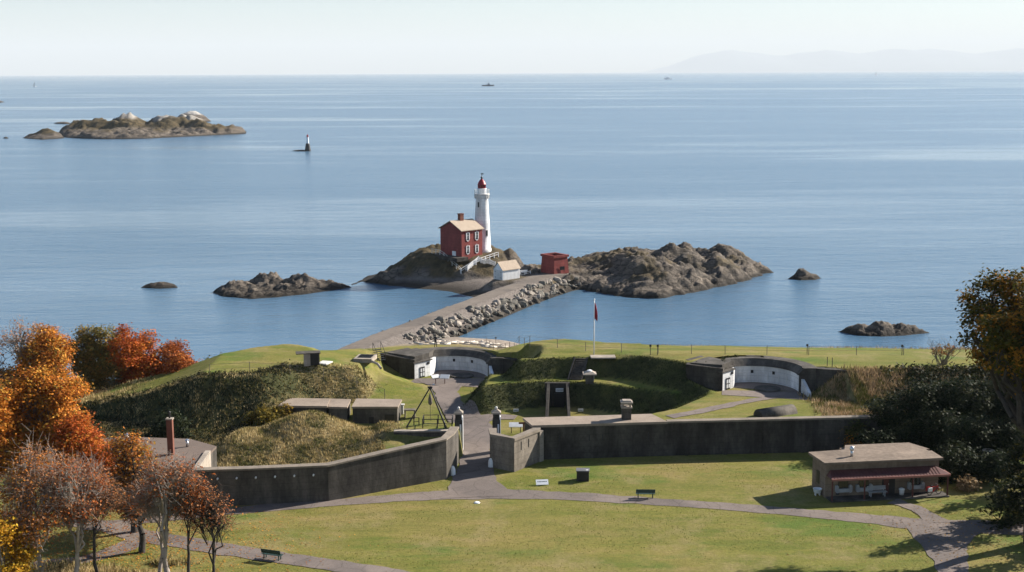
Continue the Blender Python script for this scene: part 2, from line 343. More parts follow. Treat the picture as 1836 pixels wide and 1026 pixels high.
def H(x, y):
    x = np.asarray(x, float); y = np.asarray(y, float)
    z = ZL + 0.8 * sst(y, 136, 165) + 0 * x
    z = z + 0.9 * sst(-x, 36, 60) * sst(-y, -112, -95)
    wob = (fbm(x * 0.22, y * 0.22, 3, 4) - 0.5)
    # dry grass mound behind the gate wall, and the bank beside it
    g1 = 3.3 * np.exp(-(((x + 21.6) / 5.6) ** 2 + ((y - 138.5) / 5.0) ** 2) ** 0.9)
    g2 = 2.2 * np.exp(-((np.clip(np.abs(x + 20) - 8, 0, 99) / 3.0) ** 2 + ((y - 136.5) / 6.0) ** 2) ** 1.3)
    m2 = np.maximum(g1 + 0.35 * g2, g2) * (1 + 0.25 * wob)
    z = np.maximum(z, ZL + m2)
    plt = sdf(x, y, [(-13.6, 134.9), (-5.6, 134.7), (-6.0, 138.4), (-14, 138.6)])
    z = np.maximum(z, 9.2 - np.clip(plt - 0.1, 0, 99) * np.where((y < 142) & (x > -6.5), 30, 0.8) - 20 * ((y < 134.7) & (plt > 0)))
    r = sdf(x, y, RAISE)
    z = np.maximum(z, 9.5 - np.clip(r, 0, 99) * np.where(y < 136.9, 30, 0.55))
    hz = np.interp(x, *HILLZ); d = sdf(x, y, HILL) + wob * 1.6
    z = np.maximum(z, hz - np.clip(d, 0, 99) * 1.0 + 0.25 * wob)
    z = np.maximum(z, 10.4 - np.clip(sdf(x, y, RAMP), 0, 99) * 0.34)
    z = np.maximum(z, 9.65 - np.clip(sdf(x, y, T1) + 0.5 * wob, 0, 99) * np.interp(x, [10, 20], [1.15, .75]))
    z = np.maximum(z, 11.8 - np.clip(sdf(x, y, T2) + 0.5 * wob, 0, 99) * 1.1)
    pz = np.interp(x, *PLATZ) - np.interp(x, [-10, 5], [0.117, 0.10]) * np.clip(y - np.interp(x, [-20, 0, 20, 60], [174, 171, 158, 154]), 0, 99)
    dp = sdf(x, y, PLAT)
    z = np.maximum(z, pz - np.clip(dp, 0, 99) * np.where(x > 38, 0.42, 0.85))
    # bushy bank on the right
    z = z + 1.4 * sst(x, 39, 48) * sst(y, 126, 133) * (1 - sst(y, 140, 150)) * (1 + wob)
    # open emplacement floors
    for e in EMP:
        cut = sdf(x, y, e['cut']); fl = sdf(x, y, e['floor'])
        z = np.where(cut < 0, np.minimum(z, e['z'] + np.where(x > e['c'][0] + 2, 0.85, 0.42) * np.clip(fl, 0, 99)), z)
    # passage into the central mound
    pas = sdf(x, y, PASSAGE); z = np.where(pas < 0, np.minimum(z, 6.9), z)
    sh = np.interp(x, SHORE_X, SHORE_Y)
    cap = (sh - y) * np.interp(x, [-32, -25, -2, 7], [.31, .22, .22, .31]) + 0.5 * wob
    cap = np.where(cap < 3, 3 - (3 - cap) * 0.55, cap)
    z = np.minimum(z, np.maximum(cap, -2.5))
    return z
PASSAGE = px([(975, 749), (1012, 749), (1012, 684), (988, 684)], 6.9)
PASSAGE = [(4.0, 147.0), (6.3, 147.0), (6.3, 154.3), (4.4, 154.3)]
def Hs(x, y): return float(H(np.array([x]), np.array([y]))[0])
def G(a, b, z0=7.0):                             # where a sight line meets the ground
    d = ray(a, b); zt = 13.0
    t0 = (zt - CAM_H) / d.z; t1 = (-1 - CAM_H) / d.z; ts = np.linspace(t0, t1, 900)
    hz = H(d.x * ts, d.y * ts); zz = CAM_H + d.z * ts; i = int(np.argmax(zz <= hz))
    t = ts[i]; return Vector((d.x * t, d.y * t, float(hz[i])))

# ------------------------------------------------------------------ ground, water, paths
def grid_mesh(name, xs, ys, fn, m, zone_fn=None, keep=None):
    X, Y = np.meshgrid(xs, ys); Z = fn(X, Y); nx, ny = len(xs), len(ys)
    V = np.stack([X, Y, Z], -1).reshape(-1, 3)
    i = np.arange(nx * ny).reshape(ny, nx)
    Fq = np.stack([i[:-1, :-1], i[:-1, 1:], i[1:, 1:], i[1:, :-1]], -1).reshape(-1, 4)
    if keep is not None:
        Fq = Fq[V[Fq][:, :, 2].max(1) > keep]
    zc = zone_fn(X, Y, Z).reshape(-1, 3) if zone_fn else None
    return mesh_obj(name, V, Fq, m, None, True, zone=zc)
def seg(*a): return np.concatenate([np.arange(s, e, st) for s, e, st in a])
def slope_of(X, Y):
    e = 0.4; return np.hypot(H(X + e, Y) - H(X - e, Y), H(X, Y + e) - H(X, Y - e)) / (2 * e)
def ground_zone(X, Y, Z):
    n = fbm(X * 0.35, Y * 0.35, 11, 4) - 0.5; n2 = fbm(X * 0.09, Y * 0.09, 21, 3) - 0.5
    S = slope_of(X, Y)
    dry = np.zeros(X.shape); scrub = np.zeros(X.shape)
    m2 = np.exp(-(((X + 20.5) / 9) ** 2 + ((Y - 137.5) / 6.5) ** 2) ** 2) * (Y > 126)
    dry = np.maximum(dry, sst(m2 + n * 0.5, 0.25, 0.6))
    hill_face = np.maximum(sst(S, 0.4, 0.65), (X < -27) * sst(Y, 138, 142)) * (sdf(X, Y, HILL) > -2) * (X < -12) * (Y < 160) * (Y > 136)
    scrub = np.maximum(scrub, hill_face * sst(n * 1.6 - (X + 24) * 0.07, -0.35, 0.25))
    dry = np.maximum(dry, hill_face * 0.9)
    edge = np.exp(-((sdf(X, Y, HILL) - 0.6 + n * 2) / 1.6) ** 2) * (X < -12) * (Y < 160)
    dry = np.maximum(dry, edge * 0.8)
    dry = np.maximum(dry, sst(-X, 42, 50) * sst(Y, 148, 156) * sst(n, -0.3, 0.1) * 0.8)
    mound = (np.minimum(sdf(X, Y, T1), sdf(X, Y, T2)) < 7) * (X > -9) * (Y < 163) * sst(S, 0.3, 0.6)
    scrub = np.maximum(scrub, mound * (0.55 + 0.45 * sst(n + n2, -0.25, 0.2)))  # mound slopes take the scrub colour to paint in their shade
    right = sst(X, 32, 38) * sst(Y, 135, 139) * (1 - sst(Y, 148.2, 150.5)) * (Z > 6.8)
    dry = np.maximum(dry, right * 0.9); scrub = np.maximum(scrub, sst(X, 41, 46) * right)
    rim = np.exp(-((Y - (np.interp(X, SHORE_X, SHORE_Y) - 34)) / 3.0) ** 2) * sst(X, -30, -20) * 0
    bank = sst(Y - np.interp(X, [-60, -20, 0, 20, 60], [172, 190, 184, 171, 165.5]) + n * 1.5, 0, 1.5) * (Z > 1.2) * 0.9
    dry = np.maximum(dry, bank)
    dry = np.maximum(dry, (X > -34) * (X < -13.3 + n * 2) * (Y > np.interp(X, [-30, -17, -6], [118.6, 120, 129])) * (Y < 145 - 4 * sst(X, -16, -10)) * .92)
    dry = np.maximum(dry, (X < -24) * (X > -70) * sst(Y, 126, 131) * (Y < 168) * (sdf(X, Y, HILL) > 0) * .95)
    foot = np.exp(-(((X + 32) / 9) ** 2 + ((Y - 101) / 4.5) ** 2)) * sst(n, -0.25, 0.1)
    dry = np.maximum(dry, sst(foot, 0.25, 0.6))
    sand = 1 - sst(Z + n * 0.8, 1.2, 2.4)
    return np.stack([dry, scrub, sand], -1)
gxs = seg((-420, -100, 20), (-100, -66, 2), (-66, 64, 0.4), (64, 100, 2), (100, 421, 20))
gys = seg((-100, 80, 20), (80, 98, 2), (98, 182, 0.4), (182, 230, 1.0))
ground = grid_mesh('ground', gxs, gys, H, M['ground'], ground_zone); tag(ground, kind='structure')

wx = seg((-94000, -6000, 11000), (-6000, 6001, 1000), (11000, 92001, 10000)); wy = seg((-3000, 6000, 1000), (6000, 84001, 6000))
water = grid_mesh('water', wx, wy, lambda X, Y: X * 0, M['water']); tag(water, kind='structure')

def ribbon(name, pts, wd, m, off, fn=H, step=0.5):
    """a path of given width laid on the ground along pts"""
    c = [Vector((p[0], p[1], 0)) for p in pts]; wd = wd if isinstance(wd, (list, tuple)) else [wd] * len(c)
    # smooth (Catmull-Rom) and resample
    out = []
    for i in range(len(c) - 1):
        p0, p1, p2, p3 = c[max(i - 1, 0)], c[i], c[i + 1], c[min(i + 2, len(c) - 1)]
        n = max(2, int((p2 - p1).length / step))
        for k in range(n):
            t = k / n
            q = 0.5 * ((2 * p1) + (p2 - p0) * t + (2 * p0 - 5 * p1 + 4 * p2 - p3) * t * t + (3 * p1 - p0 - 3 * p2 + p3) * t ** 3)
            out.append((q, wd[i] + (wd[i + 1] - wd[i]) * t))
    out.append((c[-1], wd[-1])); V = []; nw = 7
    for i, (q, w_) in enumerate(out):
        a = out[max(i - 1, 0)][0]; b = out[min(i + 1, len(out) - 1)][0]; d = (b - a).normalized(); s = Vector((-d.y, d.x, 0))
        jl = 0.55 * (fbm(q.x * .8, q.y * .8, 5, 3) - .5); jr = 0.55 * (fbm(q.x * .9, q.y * .9, 6, 2) - .5)
        for k in range(nw):
            u = k / (nw - 1) - 0.5; e_ = jl if k == 0 else (jr if k == nw - 1 else 0)
            V.append((q + s * (u * w_ + e_))[:])
    V = np.array(V); V[:, 2] = fn(V[:, 0], V[:, 1]) + off
    Fq = [(i * nw + k, (i + 1) * nw + k, (i + 1) * nw + k + 1, i * nw + k + 1) for i in range(len(out) - 1) for k in range(nw - 1)]
    return tag(mesh_obj(name, V, [q[::-1] for q in Fq], m, None, True), kind='structure')
def gpx(pts): return [G(a, b).to_2d()[:] for a, b in pts]
ribbon('path', px([(150, 944), (300, 929), (430, 915), (600, 902), (740, 891), (860, 886), (1000, 889), (1150, 898), (1320, 910), (1500, 925), (1660, 941), (1800, 947), (1900, 948)], ZL), [2.0, 2.0, 2.0, 2.0, 2.4, 3.2, 2.4, 2.1, 2.1, 2.3, 3.2, 3.6, 3.6], M['asphalt'], 0.030)
ribbon('path', px([(120, 935), (190, 945), (270, 963), (400, 985), (560, 1008), (700, 1030), (830, 1050)], ZL), [2.0, 2.4, 2.7, 2.4, 2.3, 2.3, 2.3], M['asphalt'], 0.036)
ribbon('path', px([(262, 962), (215, 985), (150, 1004), (60, 1015)], ZL), [2.6, 2.2, 2.0, 2.0], M['asphalt'], 0.042)
ribbon('path', px([(1690, 940), (1690, 975), (1702, 1005), (1715, 1040), (1730, 1080)], ZL), [7.5, 4.0, 2.7, 2.5, 2.5], M['asphalt'], 0.042)
ribbon('path', px([(1680, 938), (1655, 918), (1622, 905), (1600, 899)], ZL), [2.6, 1.5, 1.4, 2.0], M['asphalt'], 0.048)
ribbon('gate_road', [P(*q, ZL).to_2d()[:] for q in [(858, 892), (852, 866), (852, 835)]] + [G(*q).to_2d()[:] for q in [(852, 800), (850, 772), (836, 752), (812, 728), (800, 705), (798, 690), (790, 680)]],
       [7.0, 4.6, 3.3, 3.2, 4.6, 4.4, 3.0, 2.9, 4.5, 6.0], M['asphalt'], 0.054)
ribbon('path', gpx([(845, 760), (880, 748), (925, 750)]), [3.2, 2.2, 1.6], M['asphalt'], 0.060)
ribbon('path', gpx([(1200, 748), (1270, 735), (1340, 720), (1400, 712)]), [1.6, 1.5, 1.3, 1.0], M['asphalt'], 0.045)

# ------------------------------------------------------------------ lighthouse island, causeway, headland
ROAD = px([(616, 632), (640, 621), (690, 600), (745, 580), (800, 558), (850, 540), (905, 519), (945, 506), (975, 497), (1000, 492)], 2.5)
ISLE = px([(628, 512), (650, 505), (690, 511), (750, 518), (800, 522), (840, 530), (872, 538), (905, 530), (960, 520), (1010, 518), (1050, 524), (1100, 531), (1140, 533), (1172, 534), (1225, 528), (1262, 519), (1290, 514), (1330, 507), (1362, 497), (1382, 489)], 0) + \
       [(58, 316), (46, 324), (28, 326), (12, 315), (5, 306), (0, 316), (-12, 322), (-24, 318), (-33, 304)]
def HI(x, y):
    x = np.asarray(x, float); y = np.asarray(y, float)
    d = -sdf(x, y, ISLE) + (2.0 + 4.0 * sst(x, 8, 14)) * (fbm(x * 0.22, y * 0.25, 31, 4) - 0.5)
    # strata dip to the right: sheared ridges
    rx, ry = x * 0.8 + y * 0.35, y * 0.9 - x * 0.25
    rg = fbm(rx * 0.11, ry * 0.34, 41, 5, True); rf = fbm(x * 0.8, y * 0.9, 47, 3, True)
    di = np.clip(d, 0, 99)
    left = 1 - sst(x, -1, 4)
    # left: the grassy lighthouse knoll
    rr = np.hypot((x + 12) / 19.0, (y - 302) / 14.5); knoll = 6.6 * (1 - sst(rr, 0.30, 1.12))
    rr2 = np.hypot((x - 2) / 10.0, (y - 303) / 11.0); knoll = np.maximum(knoll, 6.3 * (1 - sst(rr2, 0.15, 1.1)))
    tip = 2.2 * (1 - sst(np.hypot((x + 28) / 7.0, (y - 293) / 4.5), 0.1, 1.0)); knoll = np.maximum(knoll, tip)
    beach = np.minimum(di * 0.14, 1.3)
    zl = np.maximum(beach, np.minimum(knoll, di * 1.1) + (1.5 * (rg - 0.5) + 0.9 * (rf - 0.5)) * sst(knoll, 0.6, 2.0))
    # right: bare rock headland
    hz = np.interp(x, [2, 12, 17, 22, 28, 32, 38, 41.5, 43.5, 46, 50, 55, 59, 62], [2.4, 2.9, 2.7, 3.1, 4.4, 4.2, 4.7, 4.3, 3.3, 4.6, 4.0, 3.2, 2.0, 0.9])
    zr = hz * (1 - np.exp(-di / 5.0)) * (0.72 + 0.3 * rg + 0.6 * (sst(fbm(rx * 0.12, ry * 0.16, 53, 3), 0.32, 0.66) - 0.35)) + (2.3 * (rg - 0.5) + 1.1 * (rf - 0.5) + 0.4 * (fbm(x * 2.1 + y, y * 1.7, 49, 2, True) - 0.5)) * np.minimum(1, di / 2.0)
    low = 1.0 + 0.9 * rg; front = sst(y, 274 + 0.12 * np.abs(x - 24), 281 + 0.12 * np.abs(x - 24)); zr = np.where((x > 12) & (x < 40), np.minimum(zr, low * (1 - front) + 9 * front), zr)
    z = zl * left + zr * (1 - left)
    # level pads and the road
    flat = 1 - sst(np.hypot((x + 11.5) / 8, (y - 299.5) / 6), 0.75, 1.15); z = z * (1 - flat) + np.maximum(5.9, 0) * flat
    pad = 1 - sst(sdf(x, y, [(-4, 278), (3.5, 279), (12, 281.5), (13, 287), (6, 288), (-3, 283)]), 0, 3); z = z * (1 - pad) + 2.75 * pad
    z = np.where(d < 0, np.maximum(d * 0.45, -2.5), z)
    # causeway: gravel on the left, riprap bank on the right
    dr = dline(x, y, ROAD)
    side = np.zeros(x.shape)
    best = np.full(x.shape, 1e18)
    for a, b in zip(ROAD[:-1], ROAD[1:]):
        dd = dline(x, y, [a, b]); s_ = np.sign((b[0] - a[0]) * (y - a[1]) - (b[1] - a[1]) * (x - a[0]))
        side = np.where(dd < best, s_, side); best = np.minimum(best, dd)
    cz = np.where(side > 0, 2.5 - np.clip(dr - 1.9, 0, 99) * 0.68, 2.5 - np.clip(dr - 1.9, 0, 99) * 0.50)
    cz = np.maximum(cz, -2.5)
    k = 1 - sst(dr, 1.8, 3.4); z2 = np.maximum(z, cz); z = z2 * (1 - k) + np.minimum(z2, 2.5 + 0.2 * sst(y, 270, 285)) * k
    return z
def isle_zone(X, Y, Z):
    n = fbm(X * 0.3, Y * 0.3, 61, 4) - 0.5; n2 = fbm(X * 0.12, Y * 0.15, 71, 3) - 0.5
    dr = dline(X, Y, ROAD); left = 1 - sst(X, -2, 3)
    grass = left * sst(n + n2 * 0.8 + (Z - 3) * 0.10, -0.12, 0.12) * sst(Z, 1.2, 2.0) * (1 - sst(X, -5, 3) * 0.6)
    grass = np.maximum(grass, (1 - left) * sst(n2 + n * 0.7, 0.05, 0.17) * sst(Z, 2.2, 3.2) * 0.8)
    pad = 1 - sst(sdf(X, Y, [(-4, 278), (3.5, 279), (12, 281.5), (13, 287), (6, 288), (-3, 283)]), -0.5, 2)
    grav = np.maximum(1 - sst(dr + n, 2.0, 3.2), left * (1 - sst(Z + n * 0.8, 1.3, 1.9)) * (Y > 272) * (X > -26))
    grav = np.maximum(grav, (Y < 272) * (Z < 2.6) * (dr < 9) * 1.0)
    grass = np.maximum(grass, pad * sst(n, -0.1, 0.1) * (1 - grav))
    return np.stack([grass, grav, np.zeros(X.shape)], -1)
island = grid_mesh('island_terrain', np.arange(-46, 68, 0.4), np.arange(206, 328, 0.4), HI, M['rock'], isle_zone, keep=-1.6)
tag(island, kind='structure')
def HX(x, y): return np.maximum(H(x, y), HI(x, y))
ribbon('causeway_road', ROAD, [3.2, 3.3, 3.4, 3.4, 3.4, 3.5, 3.8, 4.6, 4.8, 5.0], M['gravel'], 0.03, HI)

# ------------------------------------------------------------------ rocks and islands standing in the water
def islet(name, label, outline, peaks, res, seed, fall=4.0, rough=1.0, grass=None, white=0.0, cat='islet', freq=0.3):
    """outline = waterline; peaks = (x, y, height, radius)"""
    o = np.array(outline); c0 = o.mean(0); x0, y0 = o.min(0) - 3 * res; x1, y1 = o.max(0) + 3 * res
    xs = np.arange(x0, x1 + res, res); ys = np.arange(y0, y1 + res, res); X, Y = np.meshgrid(xs, ys)
    d = -sdf(X, Y, outline) + fall * 0.5 * (fbm(X * freq, Y * freq, seed, 4) - 0.5)
    pk = np.zeros(X.shape)
    for (a, b, h, r) in peaks: pk = np.maximum(pk, h * np.exp(-((X - a) ** 2 + ((Y - b) * 1.3) ** 2) / (r * r)))
    di = np.clip(d, 0, 1e9)
    rg = fbm((X * 0.85 + Y * 0.4) * freq, (Y * 0.9 - X * 0.3) * freq * 1.6, seed + 5, 5, True); rf = fbm(X * freq * 4, Y * freq * 4, seed + 9, 3, True)
    Z = (0.14 * pk.max() + 0.88 * pk) * (1 - np.exp(-di / fall)) * (0.65 + 0.6 * rg) + rough * (1.5 * (rg - 0.5) + 1.0 * (rf - 0.5)) * np.minimum(1, di / fall * 2)
    Z = np.where(d < 0, np.maximum(d * 0.6, -2), np.maximum(Z, 0.05))
    n = fbm(X * freq * 1.3, Y * freq * 1.3, seed + 3, 4) - 0.5; zone = np.zeros(X.shape + (3,))
    if grass: zone[..., 0] = sst(n + (Z - grass[0]) / grass[1], -0.15, 0.2)
    if white: zone[..., 2] = white * sst(Z / pk.max() + n * 0.9 + (Y - c0[1]) / (y1 - y0) * 0.8, 0.82, 1.05); zone[..., 0] *= 1 - zone[..., 2]
    nx, ny = len(xs), len(ys); V = np.stack([X - c0[0], Y - c0[1], Z], -1).reshape(-1, 3)
    i = np.arange(nx * ny).reshape(ny, nx); Fq = np.stack([i[:-1, :-1], i[:-1, 1:], i[1:, 1:], i[1:, :-1]], -1).reshape(-1, 4)
    Fq = Fq[V[Fq][:, :, 2].max(1) > -0.8]
    ob = mesh_obj(name, V, Fq, M['rock'], None, True, zone=zone.reshape(-1, 3)); ob.location = (c0[0], c0[1], 0)
    return tag(ob, label, cat)
islet('rock_islet', 'low jagged grey rock islet at the end of the spit left of the lighthouse', px([(384, 524), (400, 532), (450, 537), (500, 533), (545, 528), (590, 522), (632, 515)], 0) + [(-40, 291), (-48, 295), (-56, 294), (-63, 288)],
      [(-53, 287, 2.6, 5.0), (-46, 286, 2.2, 5), (-59, 283, 1.6, 4), (-40, 287, 0.9, 5)], 0.35, 101, 2.2, 1.0)
islet('rock_islet', 'small flat dark rock barely above the water, far left of the lighthouse', px([(252, 516), (285, 518), (318, 516), (316, 512), (285, 511), (258, 513)], 0), [P(285, 514, 0).to_2d()[:] + (0.8, 3)], 0.3, 111, 0.8, 0.4)
islet('rock_islet', 'small dark pointed rock off the right tip of the headland', px([(1413, 500), (1435, 503), (1462, 502), (1475, 499), (1455, 496), (1425, 496)], 0), [P(1438, 499, 0).to_2d()[:] + (2.0, 2.2), P(1456, 499, 0).to_2d()[:] + (0.9, 3)], 0.3, 121, 1.2, 0.6)
islet('rock_islet', 'dark knobbly rock in the bay at the right, nearest to the lawn', px([(1503, 595), (1540, 602), (1580, 604), (1620, 602), (1667, 597), (1640, 592), (1590, 588), (1540, 590)], 0),
      [P(1582, 597, 0).to_2d()[:] + (2.0, 2.3), P(1622, 597, 0).to_2d()[:] + (1.3, 2.6), P(1540, 597, 0).to_2d()[:] + (1.0, 3)], 0.25, 131, 1.0, 0.6)
FI = px([(118, 247), (180, 250), (260, 249), (320, 246), (380, 243), (442, 240)], 0) + [(-215, 1090), (-270, 1130), (-335, 1130), (-360, 1060)]
islet('island', 'large brown grassy island on the left with pale bare rock on its summit', FI, [(-305, 1072, 13.5, 14), (-326, 1042, 10.5, 17), (-347, 1035, 6.5, 13), (-300, 1040, 8, 16), (-278, 1078, 11.5, 13), (-262, 1086, 9.5, 13), (-262, 1045, 8, 20), (-240, 1040, 6, 16), (-220, 1042, 3.6, 16)], 1.6, 141, 7.0, 4.2, (5.0, 7.0), 0.45, 'island', 0.05)
islet('rock_islet', 'small rounded brown rock at the left end of the grassy island', px([(38, 248), (75, 251), (117, 248), (105, 244), (60, 244)], 0), [P(90, 247, 0).to_2d()[:] + (5.5, 12), P(60, 247, 0).to_2d()[:] + (2, 10)], 1.2, 151, 4.0, 1.2, (3, 4), 0, 'islet', 0.08)
islet('rock_islet', 'pale bare rock ledge behind the grassy island', px([(310, 219), (350, 220), (378, 218), (372, 215), (320, 215)], 0), [P(345, 217, 0).to_2d()[:] + (7.5, 26)], 2.0, 161, 5.0, 1.5, None, 0.8, 'islet', 0.05)
islet('rock_islet', 'thin dark reef just awash behind the left end of the grassy island', px([(95, 222), (125, 223), (128, 221), (98, 220.5)], 0), [P(112, 222, 0).to_2d()[:] + (1.6, 14)], 1.5, 171, 3.0, 0.6, None, 0, 'islet', 0.1)
islet('rock_islet', 'tiny dark reef at the left edge of the sea, below the island', px([(5, 248), (11, 249), (16, 248), (11, 247)], 0), [P(10, 248, 0).to_2d()[:] + (1.4, 5)], 1.0, 181, 2.0, 0.5, None, 0, 'islet', 0.1)
islet('rock_islet', 'thin dark reef at the left edge near the horizon', px([(-30, 183.5), (2, 184.5), (9, 183.4), (-20, 182.6)], 0), [P(-10, 183.5, 0).to_2d()[:] + (3.0, 25)], 3.0, 183, 6.0, 1, None, 0, 'islet', 0.05)
islet('rock_islet', 'dark ledge awash beside the sea beacon', px([(520, 271), (548, 272), (552, 270.5), (530, 270)], 0), [P(540, 271, 0).to_2d()[:] + (0.7, 4)], 0.7, 187, 1.5, 0.3, None, 0, 'islet', 0.2)

# far mountains across the strait
def mountains():
    xs = np.linspace(1500, 45000, 240); ys = np.linspace(52000, 62000, 40); X, Y = np.meshgrid(xs, ys)
    rid = np.interp(X, [1500, 5600, 6600, 7600, 9000, 10000, 11400, 13200, 14500, 16300, 18000, 19500, 21500, 25000, 30000, 45000], [0, 30, 260, 640, 900, 860, 640, 930, 760, 960, 880, 700, 960, 700, 900, 600])
    pxr = X
    rid = rid * (0.92 + 0.16 * fbm(X * 0.0003, Y * 0.0002, 201, 5)) ; t = np.clip((Y - 52000) / 4500, 0, 1) * np.clip((62000 - Y) / 4500, 0, 1)
    Z = rid * t ** 0.8 * (0.85 + 0.3 * fbm(X * 0.001, Y * 0.001, 207, 4)) - 4
    nx, ny = 240, 40; i = np.arange(nx * ny).reshape(ny, nx); Fq = np.stack([i[:-1, :-1], i[:-1, 1:], i[1:, 1:], i[1:, :-1]], -1).reshape(-1, 4)
    return mesh_obj('hills', np.stack([X, Y, Z], -1).reshape(-1, 3) * 1.32, Fq, stone('haze paled mountain forest', (0.17, 0.20, 0.22), 0.2, 0.001, 1, 0, 0.0), None, True)  # forest colour paled and blued to paint in more haze
tag(mountains(), kind='structure')

# ------------------------------------------------------------------ air
HAZE_D = 3.0e-5
def haze():
    m = bpy.data.materials.new('haze air'); m.use_nodes = True; t = m.node_tree
    t.nodes.remove(t.nodes['Principled BSDF']); v = t.nodes.new('ShaderNodeVolumePrincipled')
    v.inputs['Color'].default_value = (0.87, 0.94, 1.0, 1); v.inputs['Density'].default_value = HAZE_D; v.inputs['Anisotropy'].default_value = 0.0
    t.links.new(v.outputs[0], t.nodes['Material Output'].inputs['Volume'])
    o = MB().box((0, 40000, 898), (190000, 90000, 1808)).build('haze', m); tag(o, kind='stuff')
haze()

# ------------------------------------------------------------------ lighthouse
LH = Vector((-6.7, 301.0, 6.1))
t = thing('lighthouse', 'tall white tapering lighthouse tower with a dark red lantern on top', 'lighthouse', LH)
MB().lathe([(2.1, -0.8), (2.1, 0.5), (1.98, 0.55), (1.76, 5), (1.5, 10), (1.4, 11.6), (1.46, 12.3), (1.6, 12.7)], 28).build('tower', M['white_wall'], t, True)
for k in range(14):
    a = 2 * math.pi * k / 14; part('bracket', M['offwhite'], t, ((1.52 * math.cos(a), 1.52 * math.sin(a), 12.25), (0.4, 0.14, 0.7), a))
MB().lathe([(1.72, 12.72), (1.76, 12.78), (1.76, 12.94), (1.7, 12.98)], 28).build('gallery', M['offwhite'], t)
b = MB()
for k in range(18):
    a = 2 * math.pi * k / 18; b.tube((1.66 * math.cos(a), 1.66 * math.sin(a), 12.96), (1.66 * math.cos(a), 1.66 * math.sin(a), 13.9), 0.03, n=5)
for z in (13.3, 13.6, 13.9):
    q = [(1.66 * math.cos(2 * math.pi * k / 36), 1.66 * math.sin(2 * math.pi * k / 36), z) for k in range(37)]
    for a, c in zip(q[:-1], q[1:]): b.tube(a, c, 0.028, n=4, caps=False)
b.build('railing', M['offwhite'], t)
MB().lathe([(1.0, 12.98), (1.0, 14.0), (1.08, 14.04), (1.08, 14.14), (.98, 14.18)], 20).build('lantern_base', M['white'], t)
MB().lathe([(0.82, 14.18), (0.82, 15.0)], 10).build('lantern_glass', paint('red lantern pane', (.12, .012, .016), .15, .1), t)
b = MB()
for k in range(10):
    a = 2 * math.pi * k / 10; b.tube((.86 * math.cos(a), .86 * math.sin(a), 14.15), (.86 * math.cos(a), .86 * math.sin(a), 15.02), 0.06, n=5)
b.lathe([(.9, 14.16), (.9, 14.36)], 20); b.build('lantern_frame', M['red_roof'], t)
MB().lathe([(0.98, 15.0), (1.0, 15.06), (0.93, 15.15), (0.8, 15.5), (0.55, 15.9), (0.3, 16.15), (0.14, 16.3)], 24).build('lantern_roof', M['red_roof'], t, True)
MB().lathe([(0.1, 16.25), (0.24, 16.4), (0.27, 16.55), (0.18, 16.72), (0.08, 16.8), (0.05, 17.3)], 12).build('finial', M['iron'], t, True)
MB().box((0.1, 0, 17.42), (0.6, 0.05, 0.24)).tube((0, 0, 16.8), (0, 0, 17.55), 0.035).build('weather_vane', M['iron'], t)
for az, z in ((-118, 10.6), (-55, 4.2)):
    a = R(az); r = 1.49 if z > 8 else 1.81
    fr = part('window', M['offwhite'], t, ((r * math.cos(a), r * math.sin(a), z), (0.16, 0.62, 1.5), a))
    part('pane', M['glass'], fr, (((r + 0.06) * math.cos(a), (r + 0.06) * math.sin(a), z), (0.1, 0.4, 1.2), a))

# keeper's house: gable wall faces the camera's left, long wall catches the sun
HC = P(828, 461, 5.9); HC = Vector((HC.x, HC.y, 5.75)); HRZ = R(42)     # near corner of the house; local x runs along the sunlit wall
hs = thing('brick_house', 'red brick lighthouse keeper house with white arched windows and a tan shingle gable roof', 'house', HC, HRZ)
HL, HWd, HH = 6.0, 7.4, 5.9
b = MB(); b.prism([(0, 0), (HL, 0), (HL, HWd), (0, HWd)], -0.8, HH)
b.add([(0, 0, HH), (0, HWd, HH), (0, HWd / 2, HH + 1.75), (HL, 0, HH), (HL, HWd, HH), (HL, HWd / 2, HH + 1.75)], [(0, 2, 1), (3, 4, 5), (0, 3, 5, 2), (1, 2, 5, 4)])
b.build('wall', M['red'], hs)
rf = MB(); ov = 0.35; sl_ = 1.75 / (HWd / 2)
for s_, y0 in ((1, -ov), (-1, HWd + ov)):
    ye = y0; zr = HH + 1.75 + 0.10; ze = HH - ov * sl_ + 0.10
    rf.add([(-ov, ye, ze), (HL + ov, ye, ze), (HL + ov, HWd / 2, zr), (-ov, HWd / 2, zr), (-ov, ye, ze + .16), (HL + ov, ye, ze + .16), (HL + ov, HWd / 2, zr + .16), (-ov, HWd / 2, zr + .16)],
           [(3, 2, 1, 0), (4, 5, 6, 7), (0, 1, 5, 4), (1, 2, 6, 5), (2, 3, 7, 6), (3, 0, 4, 7)])
roof = rf.build('roof', M['shingle'], hs)
ch = MB().box((2.9, HWd / 2, HH + 2.3), (1.0, 0.9, 1.9)).box((2.9, HWd / 2, HH + 3.3), (1.16, 1.06, 0.2)).build('chimney', M['brick'], roof)
